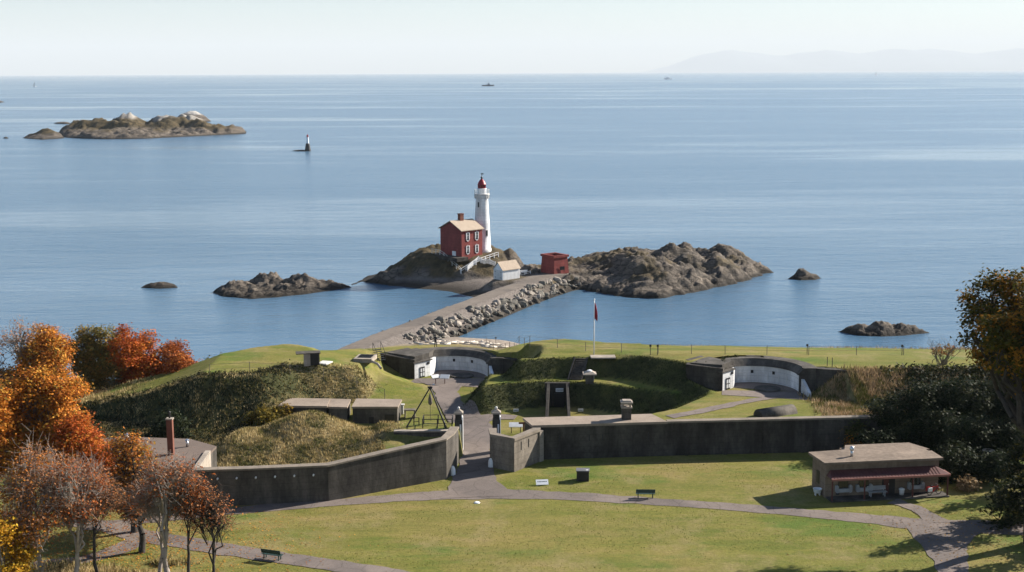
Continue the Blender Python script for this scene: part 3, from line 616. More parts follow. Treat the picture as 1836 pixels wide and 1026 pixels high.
def arch_window(parent, x, z, wd, h, y=0.0, axis='x'):
    """white surround: jambs, sill and round head; glazed inside"""
    fr = MB(); th = 0.15
    fr.box((x - wd / 2, y - 0.05, z + h / 2), (th, 0.12, h)); fr.box((x + wd / 2, y - 0.05, z + h / 2), (th, 0.12, h)); fr.box((x, y - 0.07, z + h), (wd + 0.2, 0.1, 0.09))
    for k in range(8):
        a0, a1 = math.pi * k / 8, math.pi * (k + 1) / 8; am = (a0 + a1) / 2
        fr.tube((x + wd / 2 * math.cos(a0), y - 0.05, z - wd / 2 * math.sin(a0)), (x + wd / 2 * math.cos(a1), y - 0.05, z - wd / 2 * math.sin(a1)), th / 2, n=6)
    f = fr.build('window', M['white'], parent)
    g = MB(); n = 12; pts = [(x - wd / 2 * math.cos(math.pi * k / n), z - wd / 2 * math.sin(math.pi * k / n)) for k in range(n + 1)] + [(x + wd / 2, z + h), (x - wd / 2, z + h)]
    g.add([(p, y - 0.02, q) for p, q in pts], [list(range(len(pts)))]); g.build('pane', M['glass'], f)
    MB().box((x, y - 0.04, z + h * .6), (0.05, 0.05, h * 1.2)).box((x, y - 0.04, z + h * .55), (wd - .2, 0.05, 0.05)).build('glazing_bar', M['white'], f)
    return f
for x in (1.75, 4.35):
    for z in (1.05, 3.95): arch_window(hs, x, z, 0.85, 1.4)
part('door', M['white'], hs, ((-0.04, 2.6, 0.55), (0.12, 1.2, 1.3)))

# white fences on the knoll: each run is one fence with its posts
def fence(name, label, pts, h, m, fn, gap=1.6, rails=(0.35, 0.85), r=0.05, panel=False, group=None):
    pts = [Vector((p[0], p[1], 0)) for p in pts]; o = thing(name, label, 'fence', (pts[0].x, pts[0].y, float(fn(np.array([pts[0].x]), np.array([pts[0].y]))[0])), group=group)
    rl = MB(); prev = None
    for a, c in zip(pts[:-1], pts[1:]):
        n = max(1, round((c - a).length / gap))
        for k in range(n + 1):
            if k == 0 and prev is not None: continue
            q = a.lerp(c, k / n); z = float(fn(np.array([q.x]), np.array([q.y]))[0]); q = Vector((q.x, q.y, z))
            MB().tube(q - Vector((0, 0, .3)), q + Vector((0, 0, h)), r * 1.3, n=6).build('post', m, o, world=True)
            if prev is not None:
                for zz in rails: rl.tube(prev + Vector((0, 0, zz * h)), q + Vector((0, 0, zz * h)), r * (0.8 if r > .03 else 0.5), n=4)
                if panel:
                    L = (q - prev); nn = max(2, int(L.length / 0.22))
                    for j in range(1, nn): s_ = prev.lerp(q, j / nn); rl.box((s_.x, s_.y, s_.z + h * .5), (0.1, 0.06, h * .95), math.atan2(L.y, L.x))
            prev = q
    rl.build('rail' if r > .03 else 'wire', m, o, world=True); return o
hp = lambda x, y: (Matrix.Translation(HC) @ Matrix.Rotation(HRZ, 4, 'Z') @ Vector((x, y, 0))).to_2d()[:]
fence('picket_fence', 'white post and rail fence below the dark gable wall of the brick house', [hp(-1.6, 8.5), hp(-1.6, -1.4)], 1.1, M['offwhite'], HI, 1.5, (0.5, 0.95), 0.06)
fence('picket_fence', 'white railing along the sunlit window wall of the brick house up to the lighthouse', [hp(-1.6, -1.6), hp(4, -1.8), hp(9.5, -1.4)], 1.1, M['white'], HI, 1.4, (0.5, 0.95), 0.07)
fence('picket_fence', 'white picket fence stepping down the knoll from the brick house to the white shed', [P(838, 466, 5.5).to_2d()[:], P(858, 468, 4.8).to_2d()[:], P(888, 473, 4.2).to_2d()[:]], 1.15, M['white'], HI, 1.3, (0.4, 0.85), 0.06, True)
part_ = MB().box((0, 0, 0), (3.2, 10, 0.8)); st = part_.build('stone_terrace', M['concrete_dark']); st.location = (*hp(-0.9, 3.6), 5.55); st.rotation_euler = (0, 0, HRZ)
tag(st, 'dark stone terrace at the foot of the gable wall of the brick house', 'terrace')

# white shed
SP = P(901.5, 503, 2.75); sh = thing('shed', 'small white board shed with a pale tan shingle roof beside the causeway road', 'shed', SP, R(42))
SL, SW_, SH_ = 4.8, 2.9, 2.2
b = MB().prism([(0, 0), (SL, 0), (SL, SW_), (0, SW_)], -0.4, SH_)
b.add([(0, 0, SH_), (0, SW_, SH_), (0, SW_ / 2, SH_ + 1.45), (SL, 0, SH_), (SL, SW_, SH_), (SL, SW_ / 2, SH_ + 1.45)], [(0, 2, 1), (3, 4, 5), (0, 3, 5, 2), (1, 2, 5, 4)]); b.build('wall', M['white'], sh)
b = MB()
for k in range(12): b.box((0.25 + k * 0.39, -0.012, SH_ / 2 - .1), (0.05, 0.03, SH_))
b.build('batten', M['offwhite'], sh)
rf = MB(); ov = 0.22; s1 = 1.45 / (SW_ / 2)
for ye in (-ov, SW_ + ov):
    zr = SH_ + 1.5; ze = SH_ - ov * s1 + 0.05
    rf.add([(-ov, ye, ze), (SL + ov, ye, ze), (SL + ov, SW_ / 2, zr), (-ov, SW_ / 2, zr), (-ov, ye, ze + .1), (SL + ov, ye, ze + .1), (SL + ov, SW_ / 2, zr + .1), (-ov, SW_ / 2, zr + .1)],
           [(3, 2, 1, 0), (4, 5, 6, 7), (0, 1, 5, 4), (1, 2, 6, 5), (2, 3, 7, 6), (3, 0, 4, 7)])
rf.build('roof', M['shingle'], sh)
d = part('door', M['offwhite'], sh, ((-0.03, SW_ / 2, 1.05), (0.08, 2.3, 2.1)))
for y_, z_ in ((.55, .5), (.55, 1.7), (2.3, .5), (2.3, 1.7)): part('hinge', M['iron'], d, ((-0.09, y_, z_), (0.05, 0.5, 0.07)))
# red open topped hut
RP = P(994, 489, 3.0); rh = thing('red_hut', 'red flared hut with an open top standing on the isthmus right of the white shed', 'hut', RP, R(36))
b = MB(); L_, W_ = 3.5, 4.3
for z0, z1, k0, k1 in ((-0.4, 3.2, 0.30, 0.05),):
    lo = [(-k0, -k0), (L_ + k0, -k0), (L_ + k0, W_ + k0), (-k0, W_ + k0)]; hi = [(-k1, -k1), (L_ + k1, -k1), (L_ + k1, W_ + k1), (-k1, W_ + k1)]
    b.add([(*p, z0) for p in lo] + [(*p, z1) for p in hi], [(0, 1, 5, 4), (1, 2, 6, 5), (2, 3, 7, 6), (3, 0, 4, 7), (3, 2, 1, 0)])
b.build('wall', M['red'], rh)
b = MB()
for c, d_ in (((L_ / 2, -0.05, 3.42), (L_ + .7, 0.4, 0.5)), ((L_ / 2, W_ + 0.05, 3.42), (L_ + .7, 0.4, 0.5)), ((-0.05, W_ / 2, 3.419), (0.4, W_ - .3, 0.498)), ((L_ + 0.05, W_ / 2, 3.419), (0.4, W_ - .3, 0.498))): b.box(c, d_)
b.build('parapet', M['red'], rh)
part('deck', M['concrete_light'], rh, ((L_ / 2, W_ / 2, 2.6), (L_ - .3, W_ - .3, 0.1)))
q = P(1008, 488, 3.0); ip = thing('notice_board', 'small dark framed notice standing against the sunlit end of the red hut', 'sign', (q.x, q.y, q.z), R(30))
part('board', M['black'], ip, ((0, 0, 0.85), (1.2, 0.08, 0.8))); part('leg', M['iron'], ip, ((-0.5, 0, 0.25), (0.08, 0.08, 0.6))); part('leg', M['iron'], ip, ((0.5, 0, 0.25), (0.08, 0.08, 0.6)))
def seat_bench(name, label, loc, rz, m, white=False, group=None):
    o = thing(name, label, 'bench', loc, rz, group); L = 1.8
    b = MB()
    for k in range(4): b.box((0, -0.16 + k * 0.12, 0.45), (L, 0.1, 0.045))
    b.build('seat', m, o); b = MB()
    for k in range(3): b.box((0, 0.26 + k * 0.035, 0.62 + k * 0.125), (L, 0.04, 0.11))
    b.build('backrest', m, o)
    for s_ in (-0.68, 0.68):
        b = MB().box((s_, -0.14, 0.21), (0.07, 0.08, 0.43)).box((s_, 0.22, 0.21), (0.07, 0.08, 0.43)).box((s_, 0.04, 0.405), (0.06, 0.42, 0.05)); b.tube((s_, 0.24, 0.42), (s_, 0.40, 0.93), 0.035, n=6); b.build('leg', m, o)
    return o
q = P(938, 491, 2.9); seat_bench('bench', 'white bench on the gravel beside the white shed', (q.x, q.y, 2.85), R(200), M['white'])
fence('picket_fence', 'short white rail fence between the white shed and the red hut', [P(931, 489, 2.9).to_2d()[:], P(951, 489, 2.9).to_2d()[:]], 0.9, M['white'], HI, 1.1, (0.5, 0.92), 0.06)

# ------------------------------------------------------------------ gun emplacements
def wall_seg(b, p, q, z0, z1, th, side=1, z1b=None):
    """upright wall from p to q, thickness to the left (side=1) or right of the walking direction"""
    p, q = Vector(p[:2]), Vector(q[:2]); d = (q - p).normalized(); n = Vector((-d.y, d.x)) * th * side
    pl = [p, q, q + n, p + n]; zz = [z1, z1 if z1b is None else z1b, z1 if z1b is None else z1b, z1]
    if side < 0: pl = pl[::-1]; zz = zz[::-1]
    b.prism([v[:] for v in pl], z0, zz)
def emplacement(e, label, k):
    cx, cy = e['c']; z0 = e['z']; zt = z0 + e['top']; o = thing('gun_emplacement', label, 'gun emplacement', (cx, cy, z0), group=None)
    A, B, lw, RE, rw = (Vector(e[q]) for q in ('A', 'B', 'lw', 'RE', 'rw'))
    arc = lambda r, a0, a1, n: [(cx + r * math.cos(R(a0 + (a1 - a0) * j / (n - 1))), cy + r * math.sin(R(a0 + (a1 - a0) * j / (n - 1)))) for j in range(n)]
    # mass of the parapet: inner face steps back above the white wall
    n = 25; zw = z0 + e['top'] * 0.70; b = MB()
    rings = [(ER, z0 - .4), (ER, zw), (ER - 0.28, zw + 0.04), (ER + 0.45, zt - 0.05), (ER + 0.95, zt), (ER + 1.9, zt), (ER + 2.9, zt - 0.30), (ER + 2.9, z0)]
    vs = []; angs = np.linspace(-4, 138, n)
    for r, z in rings: vs += [(cx + r * math.cos(R(a)), cy + r * math.sin(R(a)), z) for a in angs]
    fs = [(j * n + i, j * n + i + 1, (j + 1) * n + i + 1, (j + 1) * n + i) for j in range(len(rings) - 1) for i in range(n - 1)]
    m_ = len(rings); fs += [[j * n for j in range(m_)], [j * n + n - 1 for j in range(m_)][::-1]]
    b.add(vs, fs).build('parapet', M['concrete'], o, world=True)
    b = MB(); rr = ER - 0.06; vs = []
    for r, z in ((rr, z0 - .3), (rr, zw - 0.02), (ER + .01, zw - 0.02)): vs += [(cx + r * math.cos(R(a)), cy + r * math.sin(R(a)), z) for a in np.linspace(0, 114, n)]
    b.add(vs, [(j * n + i, j * n + i + 1, (j + 1) * n + i + 1, (j + 1) * n + i) for j in range(2) for i in range(n - 1)])
    cw = b.build('curved_wall', M['white_wall'], o, world=True)
    for a in (99, 70, 40):                      # recesses for shells: shallow frames, and small lamp niches between
        b = MB()
        for da, dz, w_, h_ in ((-7, 0.75, 0.05, 0.9), (7, 0.75, 0.05, 0.9), (0, 1.2, 0.95, 0.05)):
            aa = R(a + da); b.box((cx + (rr - .03) * math.cos(aa), cy + (rr - .03) * math.sin(aa), z0 + dz), (w_, 0.08, h_), aa + math.pi / 2)
        b.build('recess_frame', M['offwhite'], o, world=True)
    for a in (85, 55):
        aa = R(a); b = MB().box((cx + (rr - .02) * math.cos(aa), cy + (rr - .02) * math.sin(aa), z0 + 1.35), (0.3, 0.1, 0.36), aa + math.pi / 2); b.build('niche', M['black'], o, world=True)
    ap = [(lw + Vector((.6, .5)))[:], (A + Vector((0, .55)))[:], (B + Vector((-.2, .8)))[:]] + arc(ER + .5, 113, 128, 4) + arc(ER + 2.4, 128, 140, 3)
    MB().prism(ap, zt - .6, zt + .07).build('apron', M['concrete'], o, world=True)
    # white room left of the pit, its doorway facing the sun
    d = (B - A).normalized(); nrm = Vector((d.y, -d.x)); zr = z0 + e['top'] * 0.74; L = (B - A).length
    back = Vector((-nrm.x, -nrm.y)) * 2.4
    b = MB(); b.prism([A[:], B[:], (B + back)[:], (A + back)[:]], z0 - .4, zr)
    E_ = Vector((cx + ER * math.cos(R(113)), cy + ER * math.sin(R(113))))      # rounded nose into the pit
    for j in range(6):
        p, q = B.lerp(E_, j / 6), B.lerp(E_, (j + 1) / 6); off = nrm * 0.25 * math.sin(math.pi * j / 6); off2 = nrm * 0.25 * math.sin(math.pi * (j + 1) / 6)
        zz = zr - 0.1; b.prism([(p + off)[:], (q + off2)[:], (q + back * .5)[:], (p + back * .5)[:]], z0 - .4, zz)
    room = b.build('guard_room', M['white_wall'], o, world=True)
    b = MB(); up = Vector((0, 0)); b.prism([(A - d * .25 + nrm * .12)[:], (B + d * .3 + nrm * .12)[:], (B + d * .3 + back)[:], (A - d * .25 + back)[:]], zr + .003, zr + 0.14)
    b.prism([(A + back * .22)[:], (B + d * .9 + back * .22)[:], (B + d * .9 + back * 2.2)[:], (A + back * 2.2)[:]], zr + .1, [zr + .25, zr + .25, zt + .06, zt + .06])
    b.build('roof', M['concrete'], o, world=True)
    c = A + d * L * 0.47 + nrm * 0.03; az = math.atan2(d.y, d.x)
    fr = MB().box((c.x, c.y, z0 + 0.68), (0.82, 0.1, 1.4), az); f = fr.build('door', M['black'], room); f.location = -Vector(o.location) if False else (0, 0, 0)
    f.data.transform(Matrix.Translation(-Vector((cx, cy, z0))))
    for zz in (0.42, 0.98):
        for s_ in (-0.2, 0.2):
            g = MB().box((c.x + d.x * s_ + nrm.x * .05, c.y + d.y * s_ + nrm.y * .05, z0 + zz), (0.27, 0.03, 0.44), az).build('pane', M['panel'], f); g.data.transform(Matrix.Translation(-Vector((cx, cy, z0))))
    c2 = A + d * L * 0.86 + nrm * 0.03; v = MB().box((c2.x, c2.y, zr - .32), (0.42, 0.08, 0.26), az).build('vent', M['black'], room); v.data.transform(Matrix.Translation(-Vector((cx, cy, z0))))
    # dark wing walls holding the lawn back on both sides
    b = MB(); wall_seg(b, lw, A + Vector((0, 0)), z0 - 1, zt - .02, 1.4, 1, zt - 0.25)
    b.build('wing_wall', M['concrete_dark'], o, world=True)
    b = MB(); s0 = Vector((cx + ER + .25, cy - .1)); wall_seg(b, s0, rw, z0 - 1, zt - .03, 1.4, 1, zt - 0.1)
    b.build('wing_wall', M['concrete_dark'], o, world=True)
    b = MB(); p0 = Vector((cx + ER - .02, cy + .3)); wall_seg(b, RE, p0, z0 - .4, z0 + 1.0, 0.35, -1, z0 + e['top'] * .7)
    wall_seg(b, RE + Vector((0.05, -1.3)), RE + Vector((0, -.003)), z0 - .4, z0 + .55, 0.35, -1, z0 + .95)
    b.build('end_wall', M['white_wall'], o, world=True)
    # gun platform and floor slab
    fl = MB().prism([(A.x - .4, A.y - 2.0), (RE.x + .2, RE.y - 2.5), (RE.x + .2, cy), (A.x, A.y + .3)], z0 - .5, z0 + 0.035)
    vs = [(cx - 3.0, cy - .5)][:0] + arc(ER + .2, 0, 116, 15) + [(B.x, B.y)]; fl.prism(vs[::-1] if False else vs, z0 - .5, z0 + 0.045); fl.build('floor', M['asphalt'], o, world=True)
    MB().lathe([(1.5, 0), (1.5, 0.2), (1.3, 0.24), (0.5, 0.24)], 20, (1.6, 1.2, 0)).build('gun_platform', M['concrete'], o)
    return o
emplacement(EMP[0], 'left gun emplacement, white curved gun pit nearer the causeway with two info boards before it', 0)
emplacement(EMP[1], 'right gun emplacement, white curved gun pit behind the long dark fort wall', 1)

# ------------------------------------------------------------------ fort walls and gate
ZT = 10.0
LWZ = [10.0, 10.0, 10.0, 10.3, 10.6, 10.6, 10.3]
LWP = [P(a, b, z) for (a, b), z in zip(((342, 843), (450, 840), (588, 834), (690, 811), (800, 787)), LWZ)]
lwall = thing('fort_wall', 'long stained concrete wall left of the gate with a row of small white pipe ends', 'wall', (LWP[0].x, LWP[0].y, ZL))
def thick_poly(pts, th, closed=False):
    """offset a polyline to the left by th"""
    out = []
    for i, p in enumerate(pts):
        a = pts[max(i - 1, 0)]; c = pts[min(i + 1, len(pts) - 1)]; d = Vector((c[0] - a[0], c[1] - a[1])).normalized(); out.append((p[0] - d.y * th, p[1] + d.x * th))
    return out
def wall_run(b, pts, z0, z1, th):
    q = thick_poly(pts, th); n = len(pts); z1 = z1 if isinstance(z1, list) else [z1] * n; z0 = z0 if isinstance(z0, list) else [z0] * n
    vs = [(p[0], p[1], z0[i]) for i, p in enumerate(pts)] + [(p[0], p[1], z1[i]) for i, p in enumerate(pts)] + [(p[0], p[1], z1[i]) for i, p in enumerate(q)] + [(p[0], p[1], z0[i]) for i, p in enumerate(q)]
    fs = []
    for i in range(n - 1):
        for k in range(3): fs.append((k * n + i, k * n + i + 1, (k + 1) * n + i + 1, (k + 1) * n + i))
    fs += [(0, n, 2 * n, 3 * n), (n - 1, 4 * n - 1, 3 * n - 1, 2 * n - 1)]
    return b.add(vs, fs)
gate_l = [P(812, 786, ZT), ]
LP2 = [p.to_2d()[:] for p in LWP] + [P(813, 777, 10.6).to_2d()[:], P(822, 765, 10.3).to_2d()[:]]
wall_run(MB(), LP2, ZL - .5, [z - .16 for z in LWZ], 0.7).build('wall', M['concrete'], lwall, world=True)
cp = thick_poly(LP2, -0.08); wall_run(MB(), cp, [z - .163 for z in LWZ], LWZ, 0.9).build('coping', M['cap'], lwall, world=True)
ret = P(368, 806, ZT)
b = MB(); wall_seg(b, (ret.x, ret.y), LP2[0], ZL, ZT - .1, 0.5, 1); b.build('return_wall', M['concrete_light'], lwall, world=True)
for k in range(7):
    p = P(358 + 34 * k, 857 - 0.8 * k, 9.1); i = 0
    # foot of the pipe on the wall face
    seg_i = min(range(len(LP2) - 1), key=lambda j: abs((LP2[j][0] + LP2[j + 1][0]) / 2 - p.x)); a, c = LP2[seg_i], LP2[seg_i + 1]
    tt = (p.x - a[0]) / (c[0] - a[0]); yy = a[1] + (c[1] - a[1]) * tt
    MB().tube((p.x, yy + .1, 9.15), (p.x, yy - .16, 9.1), 0.085, n=10).build('pipe_end', M['white'], lwall, True, world=True)
# bastion right of the gate
BP = [P(880, 778, ZT), P(922, 786, ZT), P(966, 769, ZT)]
BPX = [p.to_2d()[:] for p in BP]; BPX += [(BPX[2][0] + 0.45, BPX[2][1] + 2.9)]
bast = thing('bastion', 'angular concrete bastion right of the gate with slits and a moulded coping', 'bastion', (BPX[1][0], BPX[1][1], ZL))
bw = [(BPX[0][0] - .15, BPX[0][1] + 2.2)] + BPX
wall_run(MB(), bw, ZL - .5, ZT - .3, 0.6).build('wall', stone('shuttered concrete', (0.20, 0.17, 0.14), 0.35, 0.5, 0.95, 0.5), bast, world=True)
wall_run(MB(), thick_poly(bw, -0.12), ZT - .303, ZT, 0.84).build('coping', M['cap'], bast, world=True)
for tt in (0.28, 0.58):
    p = Vector(BPX[1]).lerp(Vector(BPX[2]), tt); d = (Vector(BPX[2]) - Vector(BPX[1])); MB().box((p.x, p.y, 8.95), (0.1, 0.06, 0.85), math.atan2(d.y, d.x)).build('slit', M['black'], bast, world=True)
part('sunlit_end', M['concrete_light'], bast, ((BPX[2][0] - BPX[1][0] + .08, BPX[2][1] - BPX[1][1] + .38, 1.6), (0.62, 0.62, 3.28), R(48)))  # pale block added and turned to show the wall end sunlit
# casemate with flat roof, and the long curtain wall
CW = [P(954, 763, 10.2), P(1197, 756, 10.2), P(1545, 748, 10.2)]
cas = thing('casemate', 'long concrete casemate with a flat brown roof and a capped chimney right of the bastion', 'building', (CW[0].x, CW[0].y, ZL))
rp = [P(954, 763, 10.2), P(1197, 756, 10.2), P(1168, 742, 10.2), P(937, 749, 10.2)]
rpx = [p.to_2d()[:] for p in rp]
ins = [(rpx[0][0] + .15, rpx[0][1] + .1), (rpx[1][0] - .003, rpx[1][1] + .1), (rpx[2][0] - .2, rpx[2][1] - .15), (rpx[3][0] + .2, rpx[3][1] - .15)]
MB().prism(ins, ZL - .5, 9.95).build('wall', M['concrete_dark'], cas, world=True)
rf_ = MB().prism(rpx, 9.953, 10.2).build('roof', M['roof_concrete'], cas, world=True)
for x in (0.32, 0.62): 
    q = Vector(rpx[0]).lerp(Vector(rpx[1]), x); MB().box((q.x, q.y + .06, 8.3), (0.5, 0.12, 3.2)).build('buttress', M['concrete_dark'], cas, world=True)
for x in (.1, .2, .42, .52, .74, .86):
    q = Vector(rpx[0]).lerp(Vector(rpx[1]), x); MB().box((q.x, q.y + .09, 8.7), (0.10, 0.06, 0.7)).build('slit', M['black'], cas, world=True)
q = P(1123, 751, 10.2); c = MB().box((q.x - rpx[0][0] * 0 , q.y, 10.2 + 0.62), (0.95, 0.9, 1.24)); c.build('chimney_stack', M['concrete'], cas, world=True)
MB().box((q.x, q.y, 11.5), (1.15, 1.1, 0.14)).build('chimney_cap', M['concrete_light'], cas, world=True)
b = MB()
for sx in (-.36, .36):
    for sy in (-.36, .36): b.box((q.x + sx, q.y + sy, 11.76), (0.18, 0.18, 0.38))
b.build('chimney_leg', M['concrete_light'], cas, world=True)
MB().box((q.x, q.y, 12.02), (1.25, 1.2, 0.14)).box((q.x, q.y, 12.16), (1.05, 1.0, 0.14), 0, .8).build('chimney_cowl', M['concrete_light'], cas, world=True)
cur = thing('fort_wall', 'long dark concrete wall running right from the flat roofed casemate to the bushes', 'wall', (CW[1].x, CW[1].y, ZL))
rw_ = [CW[1].to_2d()[:], P(1370, 752, 10.2).to_2d()[:], CW[2].to_2d()[:], (CW[2].x + 4, CW[2].y + .6)]
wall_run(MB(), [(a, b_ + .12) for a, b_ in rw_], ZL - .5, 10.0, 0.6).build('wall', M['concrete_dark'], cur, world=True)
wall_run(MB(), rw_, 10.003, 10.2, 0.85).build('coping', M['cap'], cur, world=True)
for k in range(5):
    q = Vector(rw_[0]).lerp(Vector(rw_[2]), .1 + .2 * k); MB().box((q.x, q.y + .05, 8.2), (0.34, 0.16, 3.4)).build('pilaster', M['concrete_dark'], cur, world=True)
# short wall and platform behind the left wall
pw = [P(706, 773, 9.35).to_2d()[:], P(812, 772, 9.35).to_2d()[:]]
pf = thing('retaining_wall', 'short concrete retaining wall below the lifting tripod', 'wall', (pw[0][0], pw[0][1], ZL))
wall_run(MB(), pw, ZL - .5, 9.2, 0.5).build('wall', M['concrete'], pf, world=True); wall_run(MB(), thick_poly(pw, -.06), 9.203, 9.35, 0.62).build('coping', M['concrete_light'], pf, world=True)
# gate pillars
def pillar(x, y, label):
    o = thing('gate_pillar', label, 'pillar', (x, y, ZL), R(0), 'white edged pillars either side of the fort gate')
    part('shaft', M['concrete'], o, ((0, 0, 1.8), (0.8, 0.8, 3.6)))
    part('edge_strip', M['white'], o, ((0.43, 0, 1.95), (0.06, 0.74, 3.9)))
    part('edge_strip', M['white'], o, ((0.22, -0.43, 1.6), (0.16, 0.06, 3.1)))
    MB().box((0, 0, 3.92), (0.66, 0.66, 0.62)).build('neck', M['concrete_dark'], o)
    part('rim', M['white'], o, ((0.36, 0, 3.92), (0.06, 0.66, 0.6)))
    MB().box((0, 0, 4.30), (1.0, 1.0, 0.16)).box((0, 0, 4.55), (0.96, 0.96, 0.36), 0, 0.15).build('cap', M['concrete_light'], o)
    MB().lathe([(0.05, 4.66), (0.16, 4.76), (0.14, 4.9), (0.03, 4.97)], 10).build('finial', M['offwhite'], o, True)
p = P(822, 762, 9.6); pillar(p.x, p.y + .4, 'left gate pillar with white edges and a pointed cap')
p = P(888, 762, 9.6); pillar(p.x + .1, p.y + .5, 'right gate pillar with white edges and a pointed cap, behind the bastion')
for (a, b_, lab) in ((812, 852, 'egg shaped white guard stone at the corner of the left fort wall'), (880, 838, 'egg shaped white guard stone at the foot of the bastion')):
    q = P(a, b_, ZL); tag(MB().lathe([(0.26, -.1), (0.27, 0.1), (0.27, 0.5), (0.22, 0.75), (0.12, 0.92), (0.02, 0.97)], 14).build('guard_stone', M['white'], None, True), lab, 'guard stone').location = (q.x, q.y, ZL)

# ------------------------------------------------------------------ buildings
def flat_building(name, label, poly, z0, z1, wall_m, roof_m, over=0.25, th=0.22, cat='building'):
    o = thing(name, label, cat, (poly[0][0], poly[0][1], z0)); c = Vector((sum(p[0] for p in poly) / len(poly), sum(p[1] for p in poly) / len(poly)))
    MB().prism(poly, z0 - 1, z1 - th - .003).build('wall', wall_m, o, world=True)
    big = [(Vector(p) + (Vector(p) - c).normalized() * over)[:] for p in poly]
    MB().prism(big, z1 - th, z1).build('roof', roof_m, o, world=True); return o
fr = px([(190, 842), (352, 836), (388, 800), (340, 787), (222, 783), (180, 786)], 9.7)
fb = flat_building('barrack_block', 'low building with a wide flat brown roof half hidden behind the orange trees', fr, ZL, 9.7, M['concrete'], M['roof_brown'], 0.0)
def vent(px_, py_, z, h, r, label, hood=False):
    q = P(px_, py_, z); o = thing('roof_vent', label, 'vent', (q.x, q.y, z))
    MB().tube((0, 0, 0), (0, 0, h), r, n=10).build('pipe', M['steel'], o, True); MB().lathe([(r * 1.6, h), (r * 1.7, h + .06), (r * .5, h + .18)], 10).build('cap', M['steel'], o); return o
vent(336, 801, 9.7, 0.6, 0.14, 'short steel vent pipe on the flat brown roof right of the brick chimney')
vent(228, 790, 9.7, 0.6, 0.14, 'short steel vent pipe on the flat brown roof left of the brick chimney')
q = P(307, 815, 9.7); chm = thing('chimney', 'tall slim red brick chimney rising from the flat brown roof', 'chimney', (q.x, q.y, 9.7))
part('stack', M['brick'], chm, ((0, 0, 1.75), (0.55, 0.55, 3.5))); part('cap', M['concrete_light'], chm, ((0, 0, 3.55), (0.68, 0.68, 0.12)))
MB().tube((0, 0, 3.6), (0, 0, 4.1), 0.09, n=8).lathe([(0.12, 4.1), (0.14, 4.2), (0.03, 4.32)], 8).build('flue', M['iron'], chm)
# two magazines cut into the bank
def magazine(lab, fl, frp, bl, br, zt, door_x, step=False):
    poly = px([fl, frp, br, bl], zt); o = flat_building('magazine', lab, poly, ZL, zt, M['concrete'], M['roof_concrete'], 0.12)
    a, c = Vector(poly[0]), Vector(poly[1]); d = (c - a); az = math.atan2(d.y, d.x); nrm = Vector((d.y, -d.x)).normalized()
    for t_, w_, h_ in door_x:
        q = a + d * t_ + nrm * 0.03; MB().box((q.x, q.y, ZL + h_ / 2 + .05), (w_, 0.12, h_), az).build('door', M['black'], o, world=True)
    return o
magazine('concrete magazine with a flat roof below the bank, nearest the tripod hoist', (632, 729), (712, 729), (640, 715), (719, 716), 8.75, [(0.42, 0.55, 1.0), (0.83, 1.1, 1.3)])
magazine('concrete magazine with a stepped flat roof below the bank, left of its twin', (500, 727), (585, 728), (518, 714), (590, 715), 8.75, [])
poly = px([(589, 729), (622, 730), (628, 716), (592, 715)], 8.6); flat_building('magazine_porch', 'narrow concrete entrance block between the two flat roofed magazines', poly, ZL, 8.6, M['concrete'], M['roof_concrete'], 0.08)
q = G(717, 752); part_ = MB().box((0, 0, 0.75), (0.9, 0.35, 1.5)).box((0, 0, 1.55), (1.1, 0.5, 0.1)).build('doorway_block', M['offwhite']); part_.location = (P(716, 752, ZL).x, P(716, 752, ZL).y + .8, ZL)
tag(part_, 'pale concrete doorway standing at the sunlit end of the right magazine', 'doorway')
tb = thing('work_bench', 'dark low timber frame beside the right magazine', 'frame', (P(735, 744, 7.2).x, P(735, 744, 7.2).y, Hs(P(735, 744, 7.2).x, P(735, 744, 7.2).y)))
part('top', M['post'], tb, ((0, 0, 0.95), (1.3, 0.8, 0.1))); 
for sx in (-.55, .55): part('leg', M['post'], tb, ((sx, 0, 0.45), (0.12, 0.7, 0.95)))

# observation post and slabs on the left hill
q = G(556, 655); ob = thing('observation_post', 'small concrete box shelter with a projecting roof slab on top of the grassy hill', 'shelter', q, R(12))
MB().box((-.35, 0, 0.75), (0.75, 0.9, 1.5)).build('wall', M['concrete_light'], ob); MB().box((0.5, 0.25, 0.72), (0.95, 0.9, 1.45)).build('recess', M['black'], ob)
MB().box((-0.2, 0.15, 1.53), (2.9, 1.5, 0.1)).build('roof', M['concrete'], ob); MB().box((1.05, 0.1, 0.72), (0.14, 1.1, 1.44)).build('side_wall', M['concrete'], ob)
q = G(582, 652); sbl = MB().box((0, 0, 0.08), (1.35, 1.7, 0.14)).box((0, 0, 0.16), (1.1, 1.4, 0.03)).build('cover_slab', M['offwhite']); sbl.location = q; sbl.rotation_euler = (0, 0, R(-20)); tag(sbl, 'white painted cover slab lying in the grass right of the box shelter', 'slab')
q = G(655, 646); hs_ = thing('hatch', 'sloping concrete hatch with a dark barred opening beside the left emplacement', 'hatch', q, R(-8))
MB().box((0, 0, 0.2), (2.3, 2.8, 0.5)).build('kerb', M['concrete_light'], hs_); part('opening', M['black'], hs_, ((0.05, 0.2, 0.46), (1.7, 1.9, 0.06)))
b = MB()
for k in range(3): b.box((0.05, -0.4 + .6 * k, 0.52), (1.7, 0.07, 0.06))
b.build('bar', M['iron'], hs_)
MB().tube((1.0, -1.3, 0.2), (2.1, -2.2, 0.05), 0.16, n=8).tube((2.1, -2.2, .05), (2.7, -3.0, -.3), 0.16, n=8).build('drain', M['concrete_light'], hs_)
q = G(676, 640); st_ = thing('stairway', 'dark iron stairway and railing going down by the left emplacement wall', 'stairs', q, R(-60))
b = MB()
for k in range(6): b.box((0.25 * k, 0, 0.9 - 0.22 * k), (0.28, 1.1, 0.06))
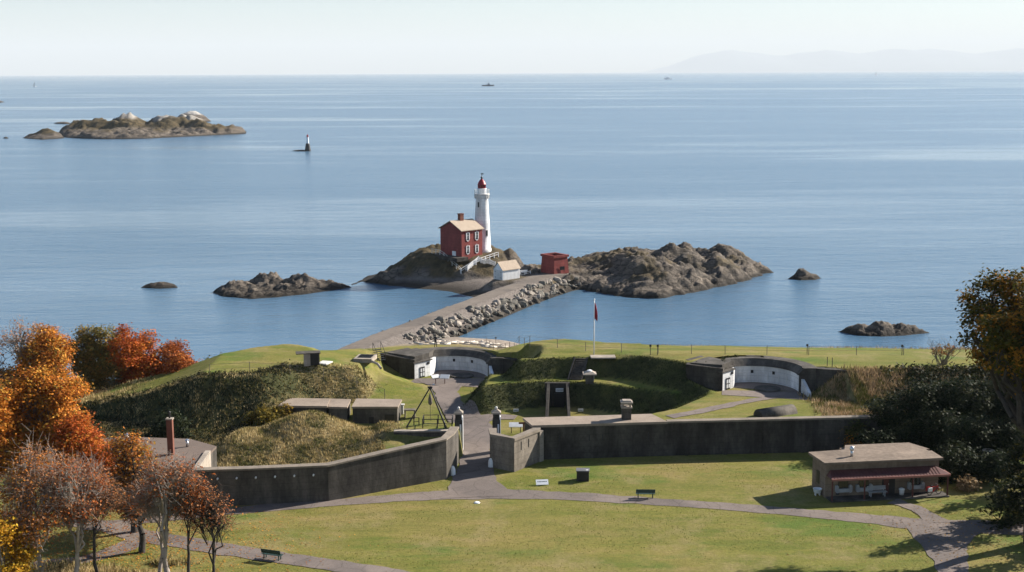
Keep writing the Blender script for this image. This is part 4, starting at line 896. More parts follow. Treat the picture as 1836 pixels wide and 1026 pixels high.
b.build('tread', M['iron'], st_); 
for s_ in (-.55, .55): MB().tube((0, s_, 1.9), (1.4, s_, 0.6), 0.035, n=5).tube((0, s_, 0.9), (0, s_, 1.9), .035, n=5).tube((1.4, s_, -.3), (1.4, s_, .6), .035, n=5).build('handrail', M['iron'], st_)
q0, q1 = G(566, 632), G(620, 632); qm = (q0 + q1) / 2
# central mound: passage, stair, ventilator, signs
pc = [(4.0, 147.0), (6.3, 147.0), (6.3, 154.3), (4.4, 154.3)]
pg = thing('passage', 'dark sunken passage with sloping concrete side walls into the central mound', 'passage', (5.1, 150, 6.9))
for (a, c, sd_) in (((4.0, 147.6), (4.4, 154.0), 1), ((6.3, 147.6), (6.3, 154.0), -1)):
    b = MB(); wall_seg(b, a, c, 6.4, 6.95, 0.32, sd_, 9.78); b.build('side_wall', M['concrete_dark'], pg, world=True)
MB().box((5.3, 154.3, 8.3), (2.9, 0.5, 3.0)).build('back_wall', M['concrete_dark'], pg, world=True)
dr_ = MB().box((5.5, 154.02, 7.7), (1.2, 0.1, 1.7)).build('door', M['black'], pg, world=True)
def sign_text(o, w_, h_, z, m=M['iron'], lines=2, tilt=0.0, y=-0.04):
    b = MB(); rnd = random.Random(int(w_ * 100) + lines)
    for k in range(lines):
        x = -w_ * .38
        while x < w_ * .34:
            l = rnd.uniform(.06, .16) * w_; b.box((x + l / 2, y, z + h_ * (0.28 - 0.56 * (k + .5) / lines * 1.0)), (l, 0.01, h_ * .5 / (lines + 1))); x += l + .04 * w_
    b.build('lettering', m, o)
def small_sign(lab, loc, w_, h_, z, rz=0, posts=True, lines=1):
    o = thing('sign', lab, 'sign', loc, rz); part('board', M['panel'], o, ((0, 0, z), (w_, 0.06, h_))); sign_text(o, w_, h_, z, lines=lines)
    if posts:
        for s_ in (-.32 * w_, .32 * w_): part('leg', M['iron'], o, ((s_, 0.05, z / 2 - .15), (0.05, 0.05, z + .3)))
    return o
small_sign('white board sign over the dark passage in the central mound', (5.55, 153.9, 8.75), 0.9, 0.42, 0.25, 0, False)
for a, b_, lab in ((925, 741, 'small pale sign on the dark mound face left of the passage'), (1041, 741, 'small pale sign on the dark mound face right of the passage')):
    q = G(a, b_); small_sign(lab, q, 0.62, 0.3, 0.35)
s0, s1 = G(1031, 682), G(1043, 643)
stt = thing('stairs', 'dark concrete steps climbing the upper bank of the central mound to the flagpole', 'stairs', s0)
b = MB(); n = 12; dv = (s1 - s0)
for k in range(n):
    q = s0 + dv * (k + .5) / n; b.box((q.x, q.y, q.z - .25), (1.35, dv.y / n + .02, 0.6), 0)
b.build('tread', M['concrete_dark'], stt, world=True)
for s_ in (-.78, .78):
    b = MB(); a_ = s0 + Vector((s_, 0, .0)); c_ = s1 + Vector((s_, 0, 0)); wall_seg(b, a_, c_, s0.z - .6, s0.z + .12, .16, 1, s1.z + .14); b.build('side_wall', M['concrete'], stt, world=True)
q = P(1057, 685, 9.65); vh = thing('ventilator', 'stubby concrete ventilator with a white overhanging cap on the mound terrace', 'ventilator', q)
part('shaft', M['concrete'], vh, ((0, 0, 0.42), (0.95, 0.95, 1.1))); part('louvre', M['offwhite'], vh, ((0.5, 0, 0.55), (0.06, 0.7, 0.6)))
MB().box((0, 0, 1.03), (1.6, 1.5, 0.14)).box((0, 0, 1.2), (1.4, 1.3, 0.22), 0, 0.5).build('cap', M['concrete_light'], vh); MB().lathe([(0.3, 1.28), (0.3, 1.42), (0.1, 1.5)], 12).build('knob', M['white'], vh)
# flagpole
q = G(1065, 636); fp = thing('flagpole', 'white flagpole with a limp dark red flag on top of the central mound', 'flagpole', q)
MB().tube((0, 0, -.3), (0, 0, 6.75), 0.085, 0.055, n=10).build('pole', M['white'], fp, True); MB().lathe([(0.02, 6.72), (0.1, 6.8), (0.1, 6.88), (0.02, 6.95)], 10).build('truck', M['white'], fp, True)
V = []; nu, nv = 9, 14
for j in range(nv):
    for i in range(nu):
        u, v_ = i / (nu - 1), j / (nv - 1); wd = 0.12 + 0.22 * math.sin(v_ * 2.2) ; V.append((0.08 + u * wd, 0.09 * math.sin(u * 14 + v_ * 3), 6.5 - 2.0 * v_ - 0.35 * u))
Fq = [(j * nu + i, j * nu + i + 1, (j + 1) * nu + i + 1, (j + 1) * nu + i) for j in range(nv - 1) for i in range(nu - 1)]
fl_ = mesh_obj('flag', V, Fq, M['red_cloth'], fp, True); md = fl_.modifiers.new('thickness', 'SOLIDIFY'); md.thickness = 0.015
q = G(1081, 641); sb = MB().box((0, 0, 0.06), (3.0, 1.6, 0.16)).build('slab', M['concrete_light']); sb.location = q; tag(sb, 'pale concrete slab lying in the grass at the foot of the flagpole', 'slab')
# half round shelter behind the long wall
q = P(1360, 748, 9.5); qs = thing('vaulted_shelter', 'low half round concrete shelter part buried behind the long dark wall', 'shelter', (q.x, q.y, 9.4), R(28))
b = MB(); n = 12; Ls = 4.6
vs = [(0, -0.9 * math.cos(math.pi * k / n), 0.95 * math.sin(math.pi * k / n)) for k in range(n + 1)] + [(Ls, -0.9 * math.cos(math.pi * k / n), 0.95 * math.sin(math.pi * k / n)) for k in range(n + 1)]
b.add(vs, [(k, k + 1, n + 2 + k, n + 1 + k) for k in range(n)] + [list(range(n + 1))[::-1], list(range(n + 1, 2 * n + 2))]); b.build('vault', M['concrete'], qs, True)
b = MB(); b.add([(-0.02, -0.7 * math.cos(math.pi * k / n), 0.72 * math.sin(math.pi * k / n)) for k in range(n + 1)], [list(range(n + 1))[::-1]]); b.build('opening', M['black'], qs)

# ------------------------------------------------------------------ guardhouse
FL, FRr, BL, BR = P(1479, 829, 10.0), P(1688, 820, 10.0), P(1443, 813, 10.0), P(1655, 799, 10.0)
az = math.atan2(FRr.y - FL.y, FRr.x - FL.x); gh = thing('guardhouse', 'low guardhouse with flat roof, red tin veranda and white scalloped window boxes', 'building', (FL.x, FL.y, ZL), az)
GW = (FRr - FL).length; GD = 5.2; gi = Matrix.Rotation(-az, 4, 'Z') @ (Vector((BL.x, BL.y, 0)) - Vector((FL.x, FL.y, 0)))
M['render'] = stone('buff rendered wall', (0.20, 0.15, 0.11), 0.2, 0.6, 0.95, 0.25)
MB().prism([(0.15, 0.15), (GW - .15, 0.15), (GW - .15, GD), (3.4, GD), (3.4, 3.6), (.15, 3.6)], -.5, 3.27).build('wall', M['render'], gh)
rf = MB().prism([(-.1, -.22), (GW + .1, -.22), (GW + .1, 2.3), (GW - .25, 2.3), (GW - .25, 2.9), (GW + .15, 2.9), (GW - .9, GD + .1), (4.0, GD + .1), (3.4, 3.85), (-.35, 3.5)], 3.273, 3.5).build('roof', M['roof_mossy'], gh)
MB().tube((3.2, 1.5, 3.45), (3.2, 1.5, 4.1), .13, n=12).lathe([(.2, 4.1), (.22, 4.2), (.18, 4.42), (.05, 4.5)], 12, (3.2, 1.5, 0)).build('flue', M['steel'], rf, True)
# veranda: sloping sheet, hipped ends
VD, ve, vt = 1.25, 2.15, 2.62
v = MB(); x0, x1 = 0.25, GW + .35
v.add([(x0, -VD, ve), (x1, -VD, ve), (x1 - .9, .12, vt), (x0 + .35, .12, vt), (x1, .12, ve), (x0, .12, ve)] + [(x0, -VD, ve + .05), (x1, -VD, ve + .05), (x1 - .9, .12, vt + .05), (x0 + .35, .12, vt + .05), (x1, .12, ve + .05), (x0, .12, ve + .05)],
      [(3, 2, 1, 0), (6, 7, 8, 9), (1, 2, 4), (8, 7, 10), (0, 5, 3), (6, 9, 11), (0, 1, 7, 6), (1, 4, 10, 7), (5, 0, 6, 11)])
ver = v.build('veranda_roof', M['brown_red'], gh)
b = MB()
for k in range(34): x = x0 + .35 + k * (x1 - x0 - 1.3) / 33; b.tube((x, -VD + .02, ve + .07), (x, .1, vt + .06), .025, n=4)
b.build('seam', M['brown_red'], ver)
part('fascia', paint('weathered red board', (0.33, 0.14, 0.11), 0.8, 0.2), ver, (((x0 + x1) / 2, -VD - .03, ve - .02), (x1 - x0, 0.06, 0.2)), ((x1 + .03, -VD / 2 + .06, ve - .02), (0.06, VD + .1, 0.2)))
for x in (x0 + .12, 3.5, 8.2, x1 - .15): part('post', M['brown_red'], gh, ((x, -VD + .12, ve / 2 - .2), (0.12, 0.12, ve + .35)))
part('porch_floor', M['concrete'], gh, (((x0 + x1) / 2, -VD / 2 + .05, 0.0), (x1 - x0, VD + .25, 0.24)))
for x in (1.9, 3.9, 9.0):
    w_ = part('window', M['black'], gh, ((x, 0.12, 1.35), (0.95, 0.1, 1.2)))
    part('pane', M['glass'], w_, ((x - .23, .06, 1.35), (.4, .03, 1.08)), ((x + .23, .06, 1.35), (.4, .03, 1.08)))
    b = MB(); n = 14; V = []
    bx = MB().box((x, -.04, .72), (1.35, .28, .34)).box((x - .66, -.04, .86), (.3, .28, .42)).box((x + .66, -.04, .86), (.3, .28, .42))
    for s_ in (-1, 1): bx.tube((x + s_ * .66, -.18, 1.07), (x + s_ * .66, .10, 1.07), .15, n=12).tube((x + s_ * .62, -.18, .68), (x + s_ * .62, .10, .68), .19, n=12)
    bx.build('window_box', M['box_shaded'], w_)
for x in (8.75, 9.25): part('curtain', M['offwhite'], gh, ((x, .055, 1.45), (.18, .02, .95)))
d = part('door', M['iron'], gh, ((6.35, .12, 1.15), (1.25, .1, 2.1))); part('door_leaf', M['brown_red'], d, ((6.1, .05, 1.15), (.5, .06, 2.0))); part('handle', M['steel'], d, ((6.32, .0, 1.1), (.04, .06, .18)))
for x in (1.4, 4.6): part('air_brick', M['black'], gh, ((x, .13, .33), (.3, .06, .14)))
part('side_window', M['black'], gh, ((.13, 2.0, 1.5), (.06, .7, 1.2)))
g_at = lambda x, y, z=0: gh_m @ Vector((x, y, z))
gh_m = Matrix.Translation((FL.x, FL.y, ZL)) @ Matrix.Rotation(az, 4, 'Z')
q = g_at(-.25, 1.0); cb = thing('laundry_basin', 'pale blue white basin standing by the left end wall of the guardhouse', 'basin', q, az)
MB().lathe([(.25, 0.25), (.34, .3), (.4, .62), (.44, .66), (.36, .66), (.3, .4)], 14).build('bowl', M['white'], cb, True)
for s_ in (-.2, .2): part('leg', M['offwhite'], cb, ((s_, 0, .14), (.08, .3, .3)))
q = g_at(5.05, -.45); seat_bench('bench', 'pale, shade-greyed bench under the veranda left of the guardhouse door', (q.x, q.y, ZL + .12), az, M['box_shaded'])
q = g_at(7.5, -.3); wb = thing('bin', 'small white lidded bin right of the guardhouse door', 'bin', (q.x, q.y, ZL + .12), az); MB().lathe([(.2, 0), (.26, .5)], 12).build('body', M['offwhite'], wb, True); MB().lathe([(.28, .5), (.27, .58), (.1, .66)], 12).build('lid', M['white'], wb, True)
# red pedal bicycle leaning at the right end of the veranda
q = g_at(10.5, -.75); bk = thing('bicycle', 'red bicycle with white bags parked at the right end of the veranda', 'bicycle', (q.x, q.y, ZL + .12), az + R(14))
def ring(b, c, r, tr, n=18):
    pts = [(c[0] + r * math.cos(2 * math.pi * k / n), c[1], c[2] + r * math.sin(2 * math.pi * k / n)) for k in range(n + 1)]
    for a, c_ in zip(pts[:-1], pts[1:]): b.tube(a, c_, tr, n=6)
for x in (-.5, .52):
    wl = MB(); ring(wl, (x, 0, .34), .31, .03); wh = wl.build('wheel', M['black'], bk); sp = MB()
    for k in range(8): sp.tube((x, 0, .34), (x + .3 * math.cos(k * math.pi / 4), 0, .34 + .3 * math.sin(k * math.pi / 4)), .008, n=4)
    sp.build('spoke', M['steel'], wh)
red_p = paint('bright red enamel', (0.45, 0.02, 0.02), .35, .1)
MB().tube((-.5, 0, .34), (-.12, 0, .32), .03).tube((-.12, 0, .32), (-.25, 0, .85), .035).tube((-.12, 0, .32), (.36, 0, .8), .035).tube((-.24, 0, .78), (.36, 0, .8), .035).tube((-.5, 0, .34), (-.24, 0, .78), .025).tube((.36, 0, .88), (.52, 0, .34), .03).build('frame', red_p, bk)
MB().box((-.27, 0, .9), (.3, .16, .08)).build('saddle', M['black'], bk); MB().tube((.34, -.3, 1.0), (.34, .3, 1.0), .02).tube((.36, 0, .86), (.34, 0, 1.0), .02).build('handlebar', M['steel'], bk)
for s_ in (-.15, .15): MB().box((-.58, s_, .6), (.42, .14, .34)).build('pannier', M['white'] if s_ < 0 else red_p, bk)

# ------------------------------------------------------------------ things on the lawn and in the fort
for (a, b_, lab, rz, m) in ((1157, 893, 'dark green slatted bench on the verge of the path below the long fort wall', R(178), M['green']), (489, 1003, 'dark green slatted bench beside the path at the bottom left, facing away from the gate', R(160), M['green'])):
    q = G(a, b_); seat_bench('park_bench', lab, q, rz, m)
q = G(1045, 861); bxx = thing('display_case', 'dark square display case with a grey lid on the lawn before the long fort wall', 'display case', q, R(-4))
part('body', M['black'], bxx, ((0, 0, .5), (1.2, .95, 1.0))); MB().box((0, 0, 1.04), (1.3, 1.05, .09)).build('lid', paint('grey lid', (.12, .12, .13), .6), bxx); part('plate', M['white'], bxx, ((.42, -.2, 1.09), (.22, .18, .02)))
q = G(972, 870); ls = thing('lectern_sign', 'low white slanted sign board on the lawn right of the bastion', 'sign', q, R(6))
b = MB(); b.add([(-.6, -.25, .12), (.6, -.25, .12), (.6, .2, .5), (-.6, .2, .5), (-.6, -.22, .06), (.6, -.22, .06), (.6, .23, .44), (-.6, .23, .44)], [(0, 1, 2, 3), (7, 6, 5, 4), (0, 4, 5, 1), (1, 5, 6, 2), (2, 6, 7, 3), (3, 7, 4, 0)]); b.build('board', M['white'], ls)
b = MB()
for k in range(7): x = -.45 + k * .135; b.add([(x, -.03, .309), (x + .09, -.03, .309), (x + .09, .05, .376), (x, .05, .376)], [(0, 1, 2, 3)])
b.build('lettering', M['iron'], ls)
for s_ in (-.45, .45): part('leg', M['iron'], ls, ((s_, .18, .2), (.06, .06, .5)))
q = G(855, 902); mk = MB().lathe([(.28, -.05), (.3, .03), (.2, .09), (.03, .1)], 14).build('marker_stone', M['white'], None, True); mk.location = q; tag(mk, 'small round white marker stone in the lawn below the gate path', 'marker')
q = P(1772, 808, 8.6); dsc = thing('stone_drum', 'round pale topped concrete drum at the edge of the dark bushes on the right', 'drum', (q.x, q.y, 6.4))
MB().lathe([(.45, 0), (.45, 2.1), (.62, 2.12), (.62, 2.22)], 20).build('drum', M['concrete_dark'], dsc, True); MB().lathe([(.6, 2.222), (.56, 2.27), (.25, 2.3)], 20).build('rim', M['concrete_light'], dsc); MB().lathe([(.24, 2.3), (.24, 2.32)], 16).build('hole', M['black'], dsc)
# information boards in front of the left emplacement
q = G(789, 689); ib = thing('information_boards', 'pair of angled information boards on legs in front of the left gun emplacement', 'sign', q)
for sx, rz, m in ((-.55, R(35), M['black']), (.6, R(-12), M['panel'])):
    b = MB(); co, si = math.cos(rz), math.sin(rz); pts = [(-.6, -.3, .75), (.6, -.3, .75), (.6, .3, 1.1), (-.6, .3, 1.1)]
    T = lambda p, dz: (sx + p[0] * co - p[1] * si, p[0] * si + p[1] * co, p[2] + dz)
    b.add([T(p, 0) for p in pts] + [T(p, .07) for p in pts], [(3, 2, 1, 0), (4, 5, 6, 7), (0, 1, 5, 4), (1, 2, 6, 5), (2, 3, 7, 6), (3, 0, 4, 7)]); bd = b.build('board', m, ib)
    if m is M['black']:
        f2 = MB(); f2.add([T((p[0] * .96, p[1] * .9, p[2] + (p[1] - p[1] * .9) * -.58), .08) for p in pts], [(0, 1, 2, 3)]); f2.build('panel_face', M['panel'], bd)
    part('leg', M['brown_red'], ib, ((sx, 0, .45), (.09, .09, 1.0)))
MB().lathe([(.14, 0), (.16, .1), (.06, .2)], 10, (-.8, -.6, 0)).build('ball', M['white'], ib)
q = G(925, 777); ib2 = thing('information_table', 'pale tilted information table on legs just inside the bastion', 'sign', q)
b = MB(); pts = [(-.75, -.3, .75), (.75, -.3, .75), (.75, .35, 1.1), (-.75, .35, 1.1)]
b.add(pts + [(p[0], p[1], p[2] + .06) for p in pts], [(3, 2, 1, 0), (4, 5, 6, 7), (0, 1, 5, 4), (1, 2, 6, 5), (2, 3, 7, 6), (3, 0, 4, 7)]); b.build('board', M['panel'], ib2)
for s_ in (-.5, .5): part('leg', M['post'], ib2, ((s_, 0, .4), (.09, .09, .9)))
q = G(939, 781); gp = thing('guide_post', 'brown wooden post with a short crossboard beside the information table', 'post', (q.x, q.y, q.z)); part('post', M['brown_red'], gp, ((0, 0, .75), (.17, .17, 1.5))); part('crossboard', M['brown_red'], gp, ((-.15, -.11, 1.42), (.8, .06, .2)))
# lifting tripod
TA = P(771, 695, 13.3); f1, f2 = P(726, 769, 9.2), P(801, 770, 9.2); f3 = Vector((TA.x + 2.6, TA.y + 4.2, Hs(TA.x + 2.6, TA.y + 4.2)))
TA.y = (f1.y + f2.y) / 2 + 1.0
dd = ray(771, 695); TA = Vector((dd.x / dd.y * TA.y, TA.y, CAM_H + dd.z / dd.y * TA.y)); f1.y += .5; f2.y += .5
gy = thing('tripod_hoist', 'tall dark iron tripod hoist with a chain block on the platform left of the gate', 'hoist', (TA.x, TA.y, 9.2))
for f, r in ((f1, .085), (f2, .11), (f3, .08)): MB().tube(f - Vector((0, 0, .2)), TA, r, .07, 8).build('leg', M['iron'], gy, world=True)
MB().tube(TA + Vector((-.25, 0, .02)), TA + Vector((.25, 0, .02)), .11).build('head', M['iron'], gy, world=True)
MB().tube(TA, TA - Vector((0, 0, .7)), .03).lathe([(.06, -1.9), (.22, -1.7), (.2, -1.2), (.12, -.9), (.06, -.7)], 10, TA).build('chain_block', M['post'], gy, True, world=True)
MB().tube(TA - Vector((0, 0, 1.8)), TA - Vector((0, 0, 3.6)), .02, n=5).build('chain', M['iron'], gy, world=True)
a, c = P(757, 772, 9.2), P(815, 772, 9.2)
fence('railing', 'dark iron pipe railing on the platform under the tripod hoist', [(a.x, a.y + .9), (c.x - .3, c.y + .9), (c.x - .3, c.y + 2.6), (a.x, a.y + 2.6), (a.x, a.y + .9)], 1.0, M['iron'], H, 1.6, (.5, .98), .045)
q = P(745, 768, 9.2); fence('railing', 'short dark pipe barrier left of the platform railing', [(q.x - .25, q.y + 1.2), (q.x + .3, q.y + 1.0)], .9, M['iron'], H, .6, (.5, .98), .045)
# wire fences along the brow of the hill and the lawn edge
def crest(pts): return [G(a, b_).to_2d()[:] for a, b_ in pts]
fence('wire_fence', 'thin post and wire fence along the seaward edge of the right hand lawn', crest([(872, 618), (950, 625), (1050, 630), (1180, 634), (1300, 636), (1450, 637), (1620, 637)]), 1.15, M['post'], H, 5.2, (.5, .95), .03)
fence('wire_fence', 'thin post and wire fence along the brow of the dark hill on the left', crest([(376, 672), (448, 668), (520, 672), (580, 680), (640, 694), (690, 716)]), 1.25, M['post'], H, 4.5, (.5, .95), .03)
for a, b_, lab in ((889, 618, 'small round headed warning post at the lawn edge nearest the causeway'), (1166, 637, 'slim dark marker post at the lawn edge, left of a close pair'), (1179, 637, 'slim dark marker post at the lawn edge, right of a close pair'), (1447, 636, 'dark square headed post at the lawn edge behind the right gun emplacement'), (1617, 637, 'dark square headed post at the lawn edge, farthest right'),
                   (1483, 657, 'thin stake in the grass behind the right gun emplacement, left of two'), (1492, 658, 'thin stake in the grass behind the right gun emplacement, right of two')):
    q = G(a, b_); o = thing('marker_post', lab, 'post', q, group=None); part('stake', M['post'], o, ((0, 0, .5), (.07, .07, 1.2)))
    if 'stake' not in lab: part('head', M['iron'], o, ((0, 0, 1.15), (.24, .06, .28)))

# ------------------------------------------------------------------ trees and bushes
def leaf_cloud(centers, per, spread, size, palette, rng, up=0.4, shape=1.5, core=None):
    """many small leaf faces in clumps about the given centres; returns vertices, quads, tints"""
    n = len(centers) * per; c = np.repeat(np.asarray(centers), per, 0)
    p = c + rng.normal(0, 1, (n, 3)) * spread * np.array([1, 1, 0.75])
    nrm = rng.normal(0, 1, (n, 3)); nrm[:, 2] = np.abs(nrm[:, 2]) + up
    if core is not None:
        o = p - np.asarray(core); nrm += 1.0 * o / (np.linalg.norm(o, axis=1, keepdims=True) + 1e-6)
    nrm /= np.linalg.norm(nrm, axis=1, keepdims=True)
    a = np.cross(nrm, rng.normal(0, 1, (n, 3))); a /= np.linalg.norm(a, axis=1, keepdims=True) + 1e-9; b = np.cross(nrm, a)
    s = size * rng.uniform(0.6, 1.35, (n, 1)); a = a * s * shape * 0.5; b = b * s * 0.5
    V = np.stack([p - a, p + b * 0.9 - a * .1, p + a, p - b * 0.9 + a * .1], 1).reshape(-1, 3)
    Fq = np.arange(n * 4).reshape(n, 4)
    pal = np.array([q[:3] for q in palette]); w_ = np.array([q[3] for q in palette]); w_ = w_ / w_.sum()
    ci = rng.choice(len(pal), len(centers), p=w_); li = rng.choice(len(pal), n, p=w_)
    use = rng.random(n) < 0.65; idx = np.where(use, np.repeat(ci, per), li)
    t = pal[idx] * rng.uniform(0.7, 1.3, (n, 1)); return V, Fq, np.repeat(t, 4, 0)
def limb(b, p0, p1, r0, r1, rng, bend=0.12, n=3, sides=6):
    p0, p1 = Vector(p0), Vector(p1); L = (p1 - p0).length; pts = [p0]
    for k in range(1, n): pts.append(p0.lerp(p1, k / n) + Vector(rng.normal(0, 1, 3)) * L * bend / n)
    pts.append(p1)
    for k in range(n): b.tube(pts[k], pts[k + 1], r0 + (r1 - r0) * k / n, r0 + (r1 - r0) * (k + 1) / n, sides, False)
    return pts
def tree(name, label, x, y, z, lobes, palette, clusters, per, seed, size=0.19, tr=0.28, twig=0.5, bark='bark', spread=0.42, group=None, fork=None, hollow=0.45, bare=0, cat='tree'):
    """lobes: (dx, dy, dz, rx, ry, rz) about the tree's foot"""
    rng = np.random.default_rng(seed); o = thing(name, label, cat, (x, y, z), group=group)
    b = MB(); zmin = min(l[2] - l[5] for l in lobes); fk = Vector((0.15 * rng.normal(), 0.15 * rng.normal(), fork or max(1.5, zmin + 0.4)))
    limb(b, (0, 0, -.4), fk, tr * 1.25, tr * .8, rng, .1, 4, 9)
    vol = np.array([l[3] * l[4] * l[5] for l in lobes]) ** .75; cnt = np.maximum(3, (clusters * vol / vol.sum()).astype(int)); C = []
    for l, n in zip(lobes, cnt):
        c = np.array(l[:3]); d = rng.normal(0, 1, (n, 3)); d /= np.linalg.norm(d, axis=1, keepdims=True)
        rr = (hollow + (1 - hollow) * rng.random((n, 1)) ** .6); q = c + d * rr * np.array(l[3:]) * (0.86 + 0.28 * rng.random((n, 1))); C.append(q)
        top = Vector(c) + Vector((0, 0, l[5] * .25)); limb(b, fk, top, tr * .55, tr * .2, rng, .25, 4, 6)
        lim = limb(b, fk.lerp(Vector(c), .5), Vector(c) + Vector(rng.normal(0, .3, 3)), tr * .3, tr * .12, rng, .2, 3, 5)
        for k in range(int(n * twig)):
            e = Vector(q[k % n]) + Vector(rng.normal(0, .3, 3)) * (k >= n); s = Vector(c).lerp(fk, .55 * rng.random()) ; pts = limb(b, s, e, tr * .13, tr * .03 + .006, rng, .3, 3, 4)
            for j in range(bare):
                s2 = pts[1 + j % 3]; e2 = s2 + (e - Vector(c)).normalized() * rng.uniform(.3, .9) + Vector(rng.normal(0, .35, 3)) + Vector((0, 0, .25)); limb(b, s2, e2, tr * .06 + .004, .007, rng, .3, 2, 3)
    b.build('trunk', M[bark], o, True)
    if per:
        C = np.concatenate(C); V, Fq, t = leaf_cloud(C, int(per * 1.9), spread, size, palette, rng, core=(0, 0, float(C[:, 2].mean()) - 1)); mesh_obj('crown', V, Fq, M['leaf'], o, tint=t)
    return o
ORANGE = [(.52, .20, .028, 4), (.44, .145, .022, 3), (.58, .30, .05, 2), (.30, .10, .02, 2), (.22, .15, .03, 1)]
RUST = [(.36, .10, .022, 4), (.30, .075, .02, 3), (.42, .15, .03, 2), (.2, .06, .02, 2)]
REDOR = [(.40, .095, .02, 4), (.46, .14, .022, 3), (.30, .06, .016, 2), (.34, .16, .03, 1)]
OLIVE = [(.17, .14, .035, 4), (.23, .17, .04, 3), (.30, .18, .045, 2), (.11, .10, .028, 2)]
BROWN = [(.36, .17, .08, 3), (.28, .13, .07, 3), (.42, .18, .06, 2), (.22, .13, .08, 2)]
YELLOW = [(.55, .33, .03, 3), (.48, .24, .02, 2), (.36, .16, .02, 1)]
MAPLE = [(.10, .085, .012, 4), (.20, .115, .015, 3), (.36, .16, .02, 2), (.06, .055, .01, 3)]
DARK = [(.018, .026, .012, 5), (.03, .038, .015, 3), (.045, .048, .018, 1)]
def at(px_, D):                                  # sideways position of a sight line at a given distance
    d = ray(px_, 700); return d.x / d.y * D
def zat(py_, D): d = ray(918, py_); return CAM_H + d.z / d.y * D
def crown_lobes(outline, D, foot, thick=0.8, seed=0, jitter=1.0):
    """outline: (px, py, radius px) of clumps as seen; depth spread round the trunk"""
    rng = np.random.default_rng(seed); out = []; s = F_PX / (D * _cp + 38 * _sp)
    for a, b_, r in outline:
        rr = r / s; out.append((at(a, D) - foot[0], rng.normal(0, 1) * rr * jitter, zat(b_, D) - foot[2], rr, rr * thick, rr * .95))
    return out
def seen_tree(name, label, fx, D, outline, palette, clusters, per, seed, **kw):
    x = at(fx, D); z = Hs(x, D); return tree(name, label, x, D, z, crown_lobes(outline, D, (x, D, z), seed=seed), palette, clusters, per, seed, **kw)
# the row behind the hill on the left
seen_tree('maple_tree', 'large half bare orange maple at the left edge, behind the nearest orange trees', 45, 158, [(30, 610, 40), (68, 590, 30), (20, 655, 34), (-20, 620, 44), (-30, 670, 40)], BROWN, 200, 5, 301, tr=.4, twig=.9, bare=3, bark='bark')
seen_tree('maple_tree', 'bright orange maple with leafy crown right of the half bare maple', 88, 156, [(85, 625, 38), (102, 650, 30), (100, 690, 24), (60, 650, 26), (30, 670, 22), (75, 605, 22), (110, 620, 18), (130, 700, 22)], ORANGE, 420, 26, 302, tr=.36, size=.21)
seen_tree('oak_tree', 'olive green and brown broad tree left of the orange red one on the shore', 178, 165, [(160, 620, 30), (190, 610, 30), (205, 640, 28), (155, 655, 26), (185, 660, 30), (215, 670, 22), (170, 595, 18), (145, 630, 16)], OLIVE, 400, 24, 303, tr=.42, bark='bark_dark', size=.2)
seen_tree('maple_tree', 'orange red round crowned maple behind the dark hill, right of the olive tree', 245, 166, [(240, 620, 32), (262, 635, 30), (235, 650, 28), (275, 660, 28), (250, 675, 26), (230, 600, 18), (262, 608, 18)], REDOR, 420, 26, 304, tr=.34, bark='bark_dark', size=.2)
seen_tree('maple_tree', 'rust orange maple at the right end of the row behind the dark hill', 318, 164, [(305, 645, 26), (328, 650, 24), (318, 670, 24), (345, 662, 18), (300, 672, 20), (310, 622, 13)], RUST, 300, 24, 305, tr=.28, size=.19, twig=.7)
# near group on the left
seen_tree('maple_tree', 'big orange maple at the left edge hiding the low brown roofed building', 40, 118, [(45, 720, 55), (95, 715, 40), (20, 770, 50), (80, 775, 48), (120, 765, 40), (-20, 720, 60), (60, 690, 28), (5, 800, 50)], ORANGE, 650, 30, 311, tr=.42, size=.2)
seen_tree('maple_tree', 'red orange maple with sloping crown beside the flat brown roof', 128, 115, [(120, 790, 42), (155, 800, 34), (100, 825, 44), (170, 815, 24), (130, 765, 26), (150, 840, 34)], REDOR, 420, 26, 312, tr=.36, size=.19)
seen_tree('maple_tree', 'orange and brown maple in front of the flat brown roof, left of its brick chimney', 228, 112, [(215, 800, 26), (225, 835, 34), (255, 850, 28), (205, 860, 30), (262, 800, 18), (240, 880, 34), (210, 900, 26), (235, 785, 14)], ORANGE + [(.2, .11, .05, 4), (.15, .09, .05, 3)], 330, 20, 313, tr=.28, size=.17, twig=.8, bark='bark_dark')
# thin trees at the bottom left, losing their leaves
def thin(lab, fx, D, outline, pal, cl, per, seed, **kw): return seen_tree('birch_tree', lab, fx, D, outline, pal, cl, int(per * 1.5), seed, tr=kw.pop('tr', .17), twig=1.7, bare=5, size=.135, bark=kw.pop('bark', 'bark_pale'), spread=.4, hollow=.2, **kw)
thin('thin tree with pale trunk and brown leaves, leftmost of the bottom left clump', 52, 97, [(35, 860, 46), (75, 850, 40), (20, 920, 42), (70, 915, 40), (50, 820, 30)], BROWN + ORANGE[:2], 200, 14, 321, fork=3.6, tr=.2)
thin('thin bending tree with russet leaves right of the leftmost pale trunk', 118, 96, [(120, 860, 36), (145, 875, 34), (105, 900, 38), (140, 915, 34), (125, 830, 26)], BROWN + RUST[:2], 180, 12, 322, fork=4.0, tr=.19)
thin('slim dark stemmed tree with thinning brown crown, between the russet tree and the path', 150, 99, [(160, 880, 30), (150, 905, 28), (172, 905, 22), (150, 860, 24)], BROWN, 110, 10, 323, fork=4.2, tr=.13, bark='bark_dark')
thin('small dark trunked tree standing in the dry grass where the two paths meet', 240, 107, [(238, 895, 26), (255, 910, 22), (222, 915, 20), (245, 870, 20)], BROWN + RUST[:1], 90, 8, 324, fork=2.2, tr=.26, bark='bark_dark')
